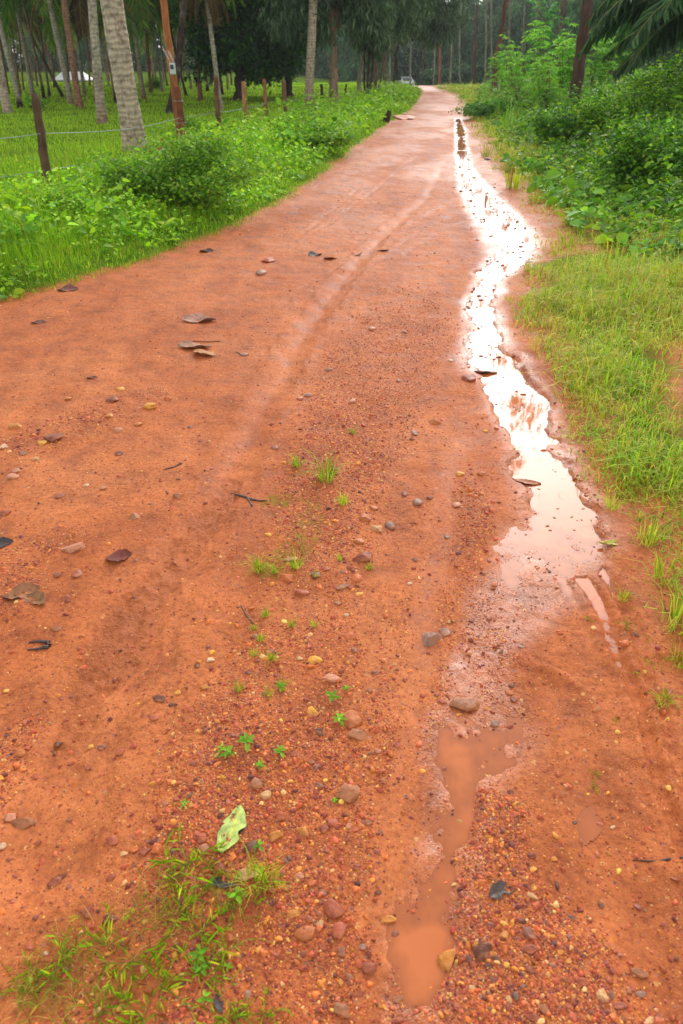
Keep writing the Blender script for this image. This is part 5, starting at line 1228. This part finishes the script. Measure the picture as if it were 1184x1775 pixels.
# low thicket behind everything
mb = MB(); r = np.random.default_rng(93); n = 90000
x = np.concatenate([r.uniform(-95, 60, n // 2), r.uniform(16, 60, n // 2)]); y = np.concatenate([r.uniform(130, 137, n // 2), 100 - (x[n // 2:] - 16) * .9 + r.uniform(8, 14, n // 2)])
z = 8.0 * r.random(n) ** 1.2 * (.6 + .4 * vn(x * .3, y * .3, 3)); k = ~((np.abs(x - y * 9.2 / 112) < 1.5) & (y < 116)); x, y, z = x[k], y[k], z[k]; n = len(x)
leaves(mb, np.stack([x, y, z + fields(x, y)['z']], 1), r.normal(size=(n, 3)), r.normal(size=(n, 3)) + [0, 0, .8], .6 * np.exp(.2 * r.normal(size=n)), .3, mixcol(n, FOR + MANGO[:2], None, .2, r), .1, .1)
tag(link('thicket', mb.mesh('thicket', M['dark_leaf'])), 'dim low thicket under the far trees', None, None, 'stuff')
# long grass at the wood edge
mb = MB(); r = np.random.default_rng(91); x, y = fan(60000, 17, 60, 1, r, .56); f = fields(x, y)
k = (f['wr'] > .2) & (f['wr'] < 9) & (r.random(len(x)) < .5 * sm((y - 17) / 6) * sm(.5 + 1.3 * fbm(x * .5, y * .5, 2, 92))); x, y, z = x[k], y[k], f['z'][k]; n = len(x)
blades(mb, np.stack([x, y, z], 1), r.uniform(0, 6.28, n), .5 * np.exp(.3 * r.normal(size=n)), np.abs(r.normal(.5, .3, n)), .012 + .0004 * y, mixcol(n, [LG['a'], GC['mid'], LG['f'], GC['straw']], [.35, .35, .2, .1], .15, r))
tag(link('long_grass', mb.mesh('long_grass', M['grass'], False)), 'long soft grass between the right bank and the wood', None, None, 'stuff')

# ------------------------------------------------------------------ oil palm on the right: every frond a part
b = at_depth(1285, 150, 15.5); b.z = H(b.x, b.y)
op = empty('oil_palm', b, 'dark glossy oil palm with long arching fronds at the right edge', 'palm tree')
mb = MB(); tube(mb, [(0, 0, -.1), (0, 0, .5), (.02, 0, 1.1), (.02, 0, 1.6)], [.34, .32, .3, .2], 14, lin(70, 56, 44), True, .12, 4)
rr = np.random.default_rng(61)
for i in range(26):
    a = i * 2.4; z = .3 + i * .045; tube(mb, [(.28 * cos(a), .28 * sin(a), z), (.42 * cos(a), .42 * sin(a), z + .16), (.46 * cos(a), .46 * sin(a), z + .3)], [.06, .045, .03], 6, lin(84, 66, 48))
link('trunk', mb.mesh('trunk', M['bark']), op)
OC = [lin(58, 96, 50), lin(44, 78, 44), lin(84, 118, 74), lin(36, 62, 36)]
for az, el, L, dr in [(3.25, .62, 3.6, 1.75), (2.9, .45, 3.5, 1.6), (3.6, .5, 3.4, 1.6), (3.45, .95, 3.6, 1.7), (2.6, .8, 3.4, 1.6), (3.95, .35, 3.0, 1.3), (4.3, .9, 3.4, 1.6), (4.7, .5, 3.2, 1.5), (2.2, .5, 3.3, 1.5), (1.6, .8, 3.4, 1.6), (.9, .5, 3.3, 1.5), (.2, .8, 3.4, 1.6), (5.6, .6, 3.3, 1.5), (3.1, 1.2, 3.8, 1.5), (4.0, 1.15, 3.7, 1.6), (5.1, 1.1, 3.7, 1.5), (3.3, .12, 2.9, 1.15), (3.0, .75, 3.5, 1.9), (3.75, .75, 3.4, 1.9), (2.75, .2, 2.8, 1.1), (4.15, .6, 3.2, 1.7), (3.5, .3, 3.1, 1.5), (3.15, .9, 3.3, 2.1), (3.9, 1.0, 3.3, 2.1)]:
    mb = MB(); frond(mb, (.15 * cos(az), .15 * sin(az), 1.55), az, el, L * .95, dr, 66, .80, .055, OC, [.35, .3, .15, .2], rr, .03, .75); link('frond', mb.mesh('frond', M['frond']), op)

# ------------------------------------------------------------------ fence along the grove
FG = 'wooden posts of the wire fence'
def post(bx, by, tx, ty, wpx, label, col, Y=None, rot=.0):
    b = G(bx, by); top = at_depth(tx, ty, b.y); k = depth_of(b.x, b.y) / F; R = wpx * k * .5; d = top - b
    r = np.random.default_rng(int(bx)); u = np.linspace(0, 1, 16)[:, None]; P = np.array([[0, 0, -.15]]) + (np.array(d[:]) - np.array([0, 0, -.15])) * u
    P[1:-1] += R * .10 * r.normal(size=(14, 3)) * np.array([1, 1, .1])
    mb = MB(); c = np.tile(np.array(col), (16, 1)) * np.exp(.13 * r.normal(size=(16, 1)))
    tube(mb, P, R * (1.05 - .12 * u[:, 0]) * (1 + .06 * r.normal(size=16)), 11, c, True, .12, int(by))
    o = link('fence_post', mb.mesh('fence_post', M['post']), None, b); tag(o, label, 'fence post', FG); used_labels.add(label); return b, d
PC = lin(120, 74, 52)
pA = post(83, 326, 60, 163, 14, 'leftmost and nearest fence post, dark cracked wood leaning left', lin(96, 72, 54))
pB = post(382, 245, 374, 132, 8.5, 'reddish brown fence post in front of the skirted palm trunk', lin(112, 74, 58))
pC = post(428, 230, 422, 141, 8, 'pale orange brown fence post right of the reddish one', lin(160, 112, 78))
pD = post(463, 214, 458, 137, 5.5, 'slim orange brown fence post against the dark tree', lin(150, 92, 66))
pE = post(497, 211, 491, 140, 8, 'fence post with a bent knobby top left of the lone pale palm trunk', lin(116, 84, 62))
pF = post(559, 181, 557, 146, 5, 'short dark fence post between the lone palm and the patchy tree', lin(80, 60, 52))
pG = post(597, 171, 600, 146, 3.2, 'thin leaning dark fence post in the gap right of the patchy tree', lin(76, 62, 54))
# wires run from post to post, one object each
def wire(pts, name, label):
    mb = MB(); P0 = np.array(pts[0]); Q = []
    for a, c in zip(pts[:-1], pts[1:]):
        a, c = np.array(a), np.array(c); u = np.linspace(0, 1, 14)[:, None]; q = a + (c - a) * u; q[:, 2] -= (.07 * np.sin(u * pi) * np.linalg.norm(c - a) / 6)[:, 0]; Q.append(q)
    Q = np.concatenate(Q) - P0; keep = np.concatenate([[True], np.linalg.norm(np.diff(Q, axis=0), axis=1) > 1e-4]); tube(mb, Q[keep], np.full(keep.sum(), .0045), 5, (1, 1, 1), True)
    o = link(name, mb.mesh(name, M['wire']), None, P0); tag(o, label, 'wire', 'wires of the grove fence'); used_labels.add(label)
def on_post(p, px, py):
    q = at_depth(px, py, p[0].y); return (q.x, q.y - .03, q.z)
pole_b = G(318, 244)
left_end = at_depth(-70, 246, 8.6)
up = [tuple(at_depth(-60, 243, 9.0)), on_post(pA, 73, 231), on_post((pole_b, 0), 316, 203), on_post(pB, 379, 194), on_post(pC, 425, 186), on_post(pD, 461, 178), on_post(pE, 494, 172), on_post(pF, 558, 160), on_post(pG, 598, 156)]
lo = [tuple(at_depth(-60, 312, 9.0)), on_post(pA, 80, 294), on_post((pole_b, 0), 318, 240), on_post(pB, 381, 226), on_post(pC, 427, 216), on_post(pD, 462, 205), on_post(pE, 496, 197), on_post(pF, 559, 172), on_post(pG, 598, 165)]
wire(up, 'fence_wire', 'upper pale wire strung between the grove fence posts')
wire(lo, 'fence_wire', 'lower wire of the grove fence just above the grass')

# ------------------------------------------------------------------ the tall pole with its strapped stub, conduits and meter box
b = pole_b; t = empty('utility_pole', b, 'tall orange brown utility pole with a meter box and a strapped stub post', 'utility pole')
k = depth_of(b.x, b.y) / F
def rel_(px, py, dy=0): q = at_depth(px, py, b.y + dy) - b; return (q.x, q.y, q.z)
mb = MB(); a0 = np.array(rel_(313, 244)); a1 = np.array(rel_(282, -5)); a2 = a0 + (a1 - a0) * 1.9; u = np.linspace(0, 1, 26)[:, None]; P = a0 + (a2 - a0) * u; P[0, 2] -= .2
r = np.random.default_rng(4); P[1:] += .008 * r.normal(size=(25, 3)); tube(mb, P, .075 * (1 - .2 * u[:, 0]), 12, np.array(lin(172, 106, 60)) * np.exp(.14 * r.normal(size=(26, 1))), True, .08, 6); link('pole', mb.mesh('pole', M['post']), t)
mb = MB(); u = np.linspace(0, 1, 14)[:, None]; a0 = np.array(rel_(321, 244)); a1 = np.array(rel_(308, 150)); P = a0 + (a1 - a0) * u; P[:, 1] -= .1; P[0, 2] -= .2
tube(mb, P, .075 * (1.05 - .1 * u[:, 0]), 12, np.array(lin(128, 72, 50)) * np.exp(.14 * r.normal(size=(14, 1))), True, .1, 8); link('stub_post', mb.mesh('stub_post', M['post']), t)
def box(mb, c, s, col=(1, 1, 1), bev=.0):
    bm = bmesh.new(); bmesh.ops.create_cube(bm, size=1.0)
    for v in bm.verts: v.co = Vector((v.co.x * s[0], v.co.y * s[1], v.co.z * s[2]))
    if bev: bmesh.ops.bevel(bm, geom=bm.edges[:], offset=bev, segments=2, affect='EDGES', profile=.5)
    bm.verts.index_update(); V = np.array([v.co[:] for v in bm.verts]) + np.array(c); by = {}
    for f in bm.faces: by.setdefault(len(f.verts), []).append([v.index for v in f.verts])
    bm.free(); mb.add(V, [np.array(v) for v in by.values()], col)
c = rel_(301, 119); mb = MB(); box(mb, (c[0], -.11, c[2]), (.11, .09, .20), (1, 1, 1), .015); o = link('meter_box', mb.mesh('meter_box', M['meter'], False), t)
mb = MB(); box(mb, (c[0], -.158, c[2] + .03), (.07, .012, .08), (1, 1, 1), .004); link('window', mb.mesh('window', M['glass'], False), o)
for dx in (-7, -1):
    mb = MB(); a0 = rel_(301 + dx + 4, 110); a1 = rel_(294 + dx, 88); tube(mb, [(a0[0], -.11, a0[2]), (a1[0], -.1, a1[2])], [.012, .012], 8, (1, 1, 1)); link('conduit', mb.mesh('conduit', M['insul']), t)
mb = MB(); q0 = rel_(309, 160)
for zz in (.35, .75):
    a = np.linspace(0, 2 * pi, 20); cc = np.array([np.interp(zz, [0, q0[2]], [.01, q0[0] - .02]), -.05]); ring = np.stack([cc[0] + .11 * np.cos(a), cc[1] + .15 * np.sin(a), np.full(20, zz)], 1); tube(mb, ring, np.full(20, .006), 5, (1, 1, 1), False)
link('strap', mb.mesh('strap', M['wire']), t)

# ------------------------------------------------------------------ white roofed shelter far back in the grove
Ys = 82.0; b = at_depth(128, 142, Ys); b.z = H(b.x, b.y); t = empty('shelter', b, 'low open shelter with a white roof far back in the grove', 'shelter')
kk = depth_of(b.x, b.y) / F
def sx(px): return (px - 128) * kk
zr0 = at_depth(128, 138, Ys).z - b.z; zr1 = at_depth(128, 124, Ys).z - b.z
mb = MB(); X0, X1 = sx(101), sx(158); V = [(X0, -1.4, zr0), (X1, -1.4, zr0), (X1, 1.4, zr0), (X0, 1.4, zr0), (X0 + .5, 0, zr1), (X1 - .7, 0, zr1)]
mb.add(V, [np.array([[0, 1, 5, 4], [2, 3, 4, 5]]), np.array([[1, 2, 5], [3, 0, 4]])], (1, 1, 1)); mb.add(np.array(V) - np.array([0, 0, .06]), [np.array([[4, 5, 1, 0], [5, 4, 3, 2]]), np.array([[5, 2, 1], [4, 0, 3]])], (1, 1, 1)); link('roof', mb.mesh('roof', M['white'], False), t)
mb = MB(); box(mb, (sx(112), .3, zr0 * .5), (sx(126) - sx(103), 1.2, zr0 - .08)); link('wall', mb.mesh('wall', M['white'], False), t)
mb = MB(); box(mb, (sx(141), .9, zr0 * .5), (sx(156) - sx(127), .1, zr0 - .08)); link('back_wall', mb.mesh('back_wall', M['timber'], False), t)
for px in (128, 142, 156):
    mb = MB(); tube(mb, [(sx(px), -1.2, -.1), (sx(px), -1.2, zr0)], [.05, .05], 8, (1, 1, 1)); link('post', mb.mesh('post', M['timber']), t)

# ------------------------------------------------------------------ car beyond the brow
Yc = 112.0; b = at_depth(703.5, 140, Yc); b.z = H(b.x, b.y)
car = empty('car', b, 'white car approaching beyond the bend, half hidden by the grass', 'car', None, radians(8))
prof = [(-1.9, .35), (-1.95, .62), (-1.85, .82), (-1.0, .95), (-.45, 1.38), (.75, 1.42), (1.45, 1.02), (1.9, .95), (1.98, .6), (1.92, .35)]
def prism(prof, w0, w1f):
    n = len(prof); V = []
    for s in (-1, 1):
        for (y_, z_) in prof: V.append((s * (w0 if z_ < 1.0 else w1f), y_, z_))
    i = np.arange(n); j = (i + 1) % n; return V, [np.stack([i, j, j + n, i + n], 1), i[None, ::-1], (i + n)[None]]
mb = MB(); V, fs = prism(prof, .86, .66); mb.add(V, fs, (1, 1, 1)); body = link('body', mb.mesh('body', M['carwhite'], False), car)
mb = MB(); mb.add([(-.70, -1.02, .97), (.70, -1.02, .97), (.60, -.52, 1.34), (-.60, -.52, 1.34)], np.array([[0, 1, 2, 3]]), (1, 1, 1)); mb.V[0] = mb.V[0] + np.array([0, -.03, .012]); link('windshield', mb.mesh('windshield', M['glass'], False), car)
for s in (-1, 1):
    mb = MB(); mb.add([(s * .80, -.75, 1.0), (s * .80, 1.2, 1.04), (s * .69, .75, 1.34), (s * .69, -.42, 1.34)], np.array([[0, 1, 2, 3]]), (1, 1, 1)); link('side_window', mb.mesh('side_window', M['glass'], False), car)
    mb = MB(); box(mb, (s * .62, -1.91, .70), (.34, .08, .15), (1, 1, 1), .02); link('headlight', mb.mesh('headlight', M['lamp'], False), car)
    mb = MB(); box(mb, (s * .95, -.62, 1.0), (.16, .1, .12), (1, 1, 1), .02); link('mirror', mb.mesh('mirror', M['carwhite'], False), car)
    for y_ in (-1.25, 1.25):
        mb = MB(); tube(mb, [(s * .72, y_, .31), (s * .90, y_, .31)], [.31, .31], 20, (1, 1, 1)); link('wheel', mb.mesh('wheel', M['rubber']), car)
mb = MB(); box(mb, (0, -1.955, .52), (.9, .03, .14), (1, 1, 1), .005); link('grille', mb.mesh('grille', M['rubber'], False), car)

# dark stump-like log by the road edge and the mound of soil beyond it
p = G(672, 212); mb = MB(); tube(mb, [(-.05, 0, -.05), (0, 0, .12), (.06, .02, .3)], [.09, .08, .06], 9, lin(70, 52, 44), True, .2, 3); o = link('stump', mb.mesh('stump', M['bark']), None, p); tag(o, 'small dark stump in the grass at the left road edge far ahead', 'stump')
p = G(697, 205); V, Fc = stone_verts(4, 77, 3, .6, .25); mb = MB(); mb.add(V * np.array([.45, .8, .10]), Fc, lin(196, 110, 70)); o = link('soil_mound', mb.mesh('soil_mound', M['mud']), None, p); tag(o, 'low mound of reddish soil on the left road edge far ahead', 'mound')
for px, py, w, h, c, s, l in [(701,197,9,6,'pale','round','pale stone on top of the soil mound far ahead'),(1015+0,0,0,0,'','','')][:1] + [(845,276,12,6,'dark grey','flat','dark flat stone at the far right side of the puddle')]:
    add_stone(px, py, w, h, c, s, label=l)

# ------------------------------------------------------------------ light, sky, camera
SUN_EL, SUN_AZ = radians(29), radians(14)
w = bpy.data.worlds.new('World'); scene.world = w; w.use_nodes = True
nt = w.node_tree; nt.nodes.clear(); n = N(nt)
sky = n('ShaderNodeTexSky'); sky.sky_type = 'NISHITA'; sky.sun_disc = False
sky.sun_elevation = SUN_EL; sky.sun_rotation = SUN_AZ; sky.air_density = 1.0; sky.dust_density = 3.0; sky.ozone_density = 1.0
bw = n('ShaderNodeRGBToBW', i_Color=sky.outputs[0])
# overcast: the blue is washed out by an even layer of cloud
grey = n.mix(0.30, bw.outputs[0], (8.3, 8.25, 8.1, 1))
col = n.mix(0.88, sky.outputs[0], grey)
bg = n('ShaderNodeBackground', i_Color=col, i_Strength=0.145)
n('ShaderNodeOutputWorld', i_Surface=bg.outputs[0])
sl = bpy.data.lights.new('sun', 'SUN'); sl.energy = 0.5; sl.angle = radians(38); sl.color = (1.0, 0.96, 0.90)
so = bpy.data.objects.new('sun', sl); COL.objects.link(so)
dirv = Vector((sin(SUN_AZ) * cos(SUN_EL), cos(SUN_AZ) * cos(SUN_EL), sin(SUN_EL)))
so.rotation_euler = dirv.to_track_quat('Z', 'Y').to_euler(); so.location = dirv * 60

cd = bpy.data.cameras.new('camera'); cam = bpy.data.objects.new('camera', cd); COL.objects.link(cam)
cd.sensor_fit = 'VERTICAL'; cd.sensor_height = 36.0; cd.lens = F / 1775 * 36.0
cd.clip_start = 0.05; cd.clip_end = 2000
cam.location = (0, 0, CAMH); cam.rotation_euler = (pi / 2 - TILT, 0, 0)
cd.dof.use_dof = True; cd.dof.focus_distance = 3.2; cd.dof.aperture_fstop = 5.0
scene.camera = cam
scene.view_settings.view_transform = 'Standard'; scene.view_settings.look = 'None'
scene.view_settings.exposure = 1.0; scene.view_settings.gamma = 1.0
scene.cycles.max_bounces = 6; scene.cycles.diffuse_bounces = 3; scene.cycles.glossy_bounces = 3; scene.cycles.transmission_bounces = 4; scene.cycles.transparent_max_bounces = 8
scene.cycles.use_denoising = True

# moist air: one closed box of thin haze round the whole scene
hz = bpy.data.meshes.new('haze'); bm = bmesh.new(); bmesh.ops.create_cube(bm, size=1.0)
for v in bm.verts: v.co = Vector((v.co.x * 1700, v.co.y * 1700, -4 + (v.co.z + .5) * 30))
bm.to_mesh(hz); bm.free()
hm, nt = new_mat('moist air'); n = N(nt)
pv = n('ShaderNodeVolumePrincipled', i_Density=0.0006); pv.inputs['Color'].default_value = (0.9, 0.95, 0.96, 1); pv.inputs['Anisotropy'].default_value = 0.2
n('ShaderNodeOutputMaterial', i_Volume=pv.outputs[0]); hz.materials.append(hm)
ho = link('haze', hz); ho['kind'] = 'stuff'
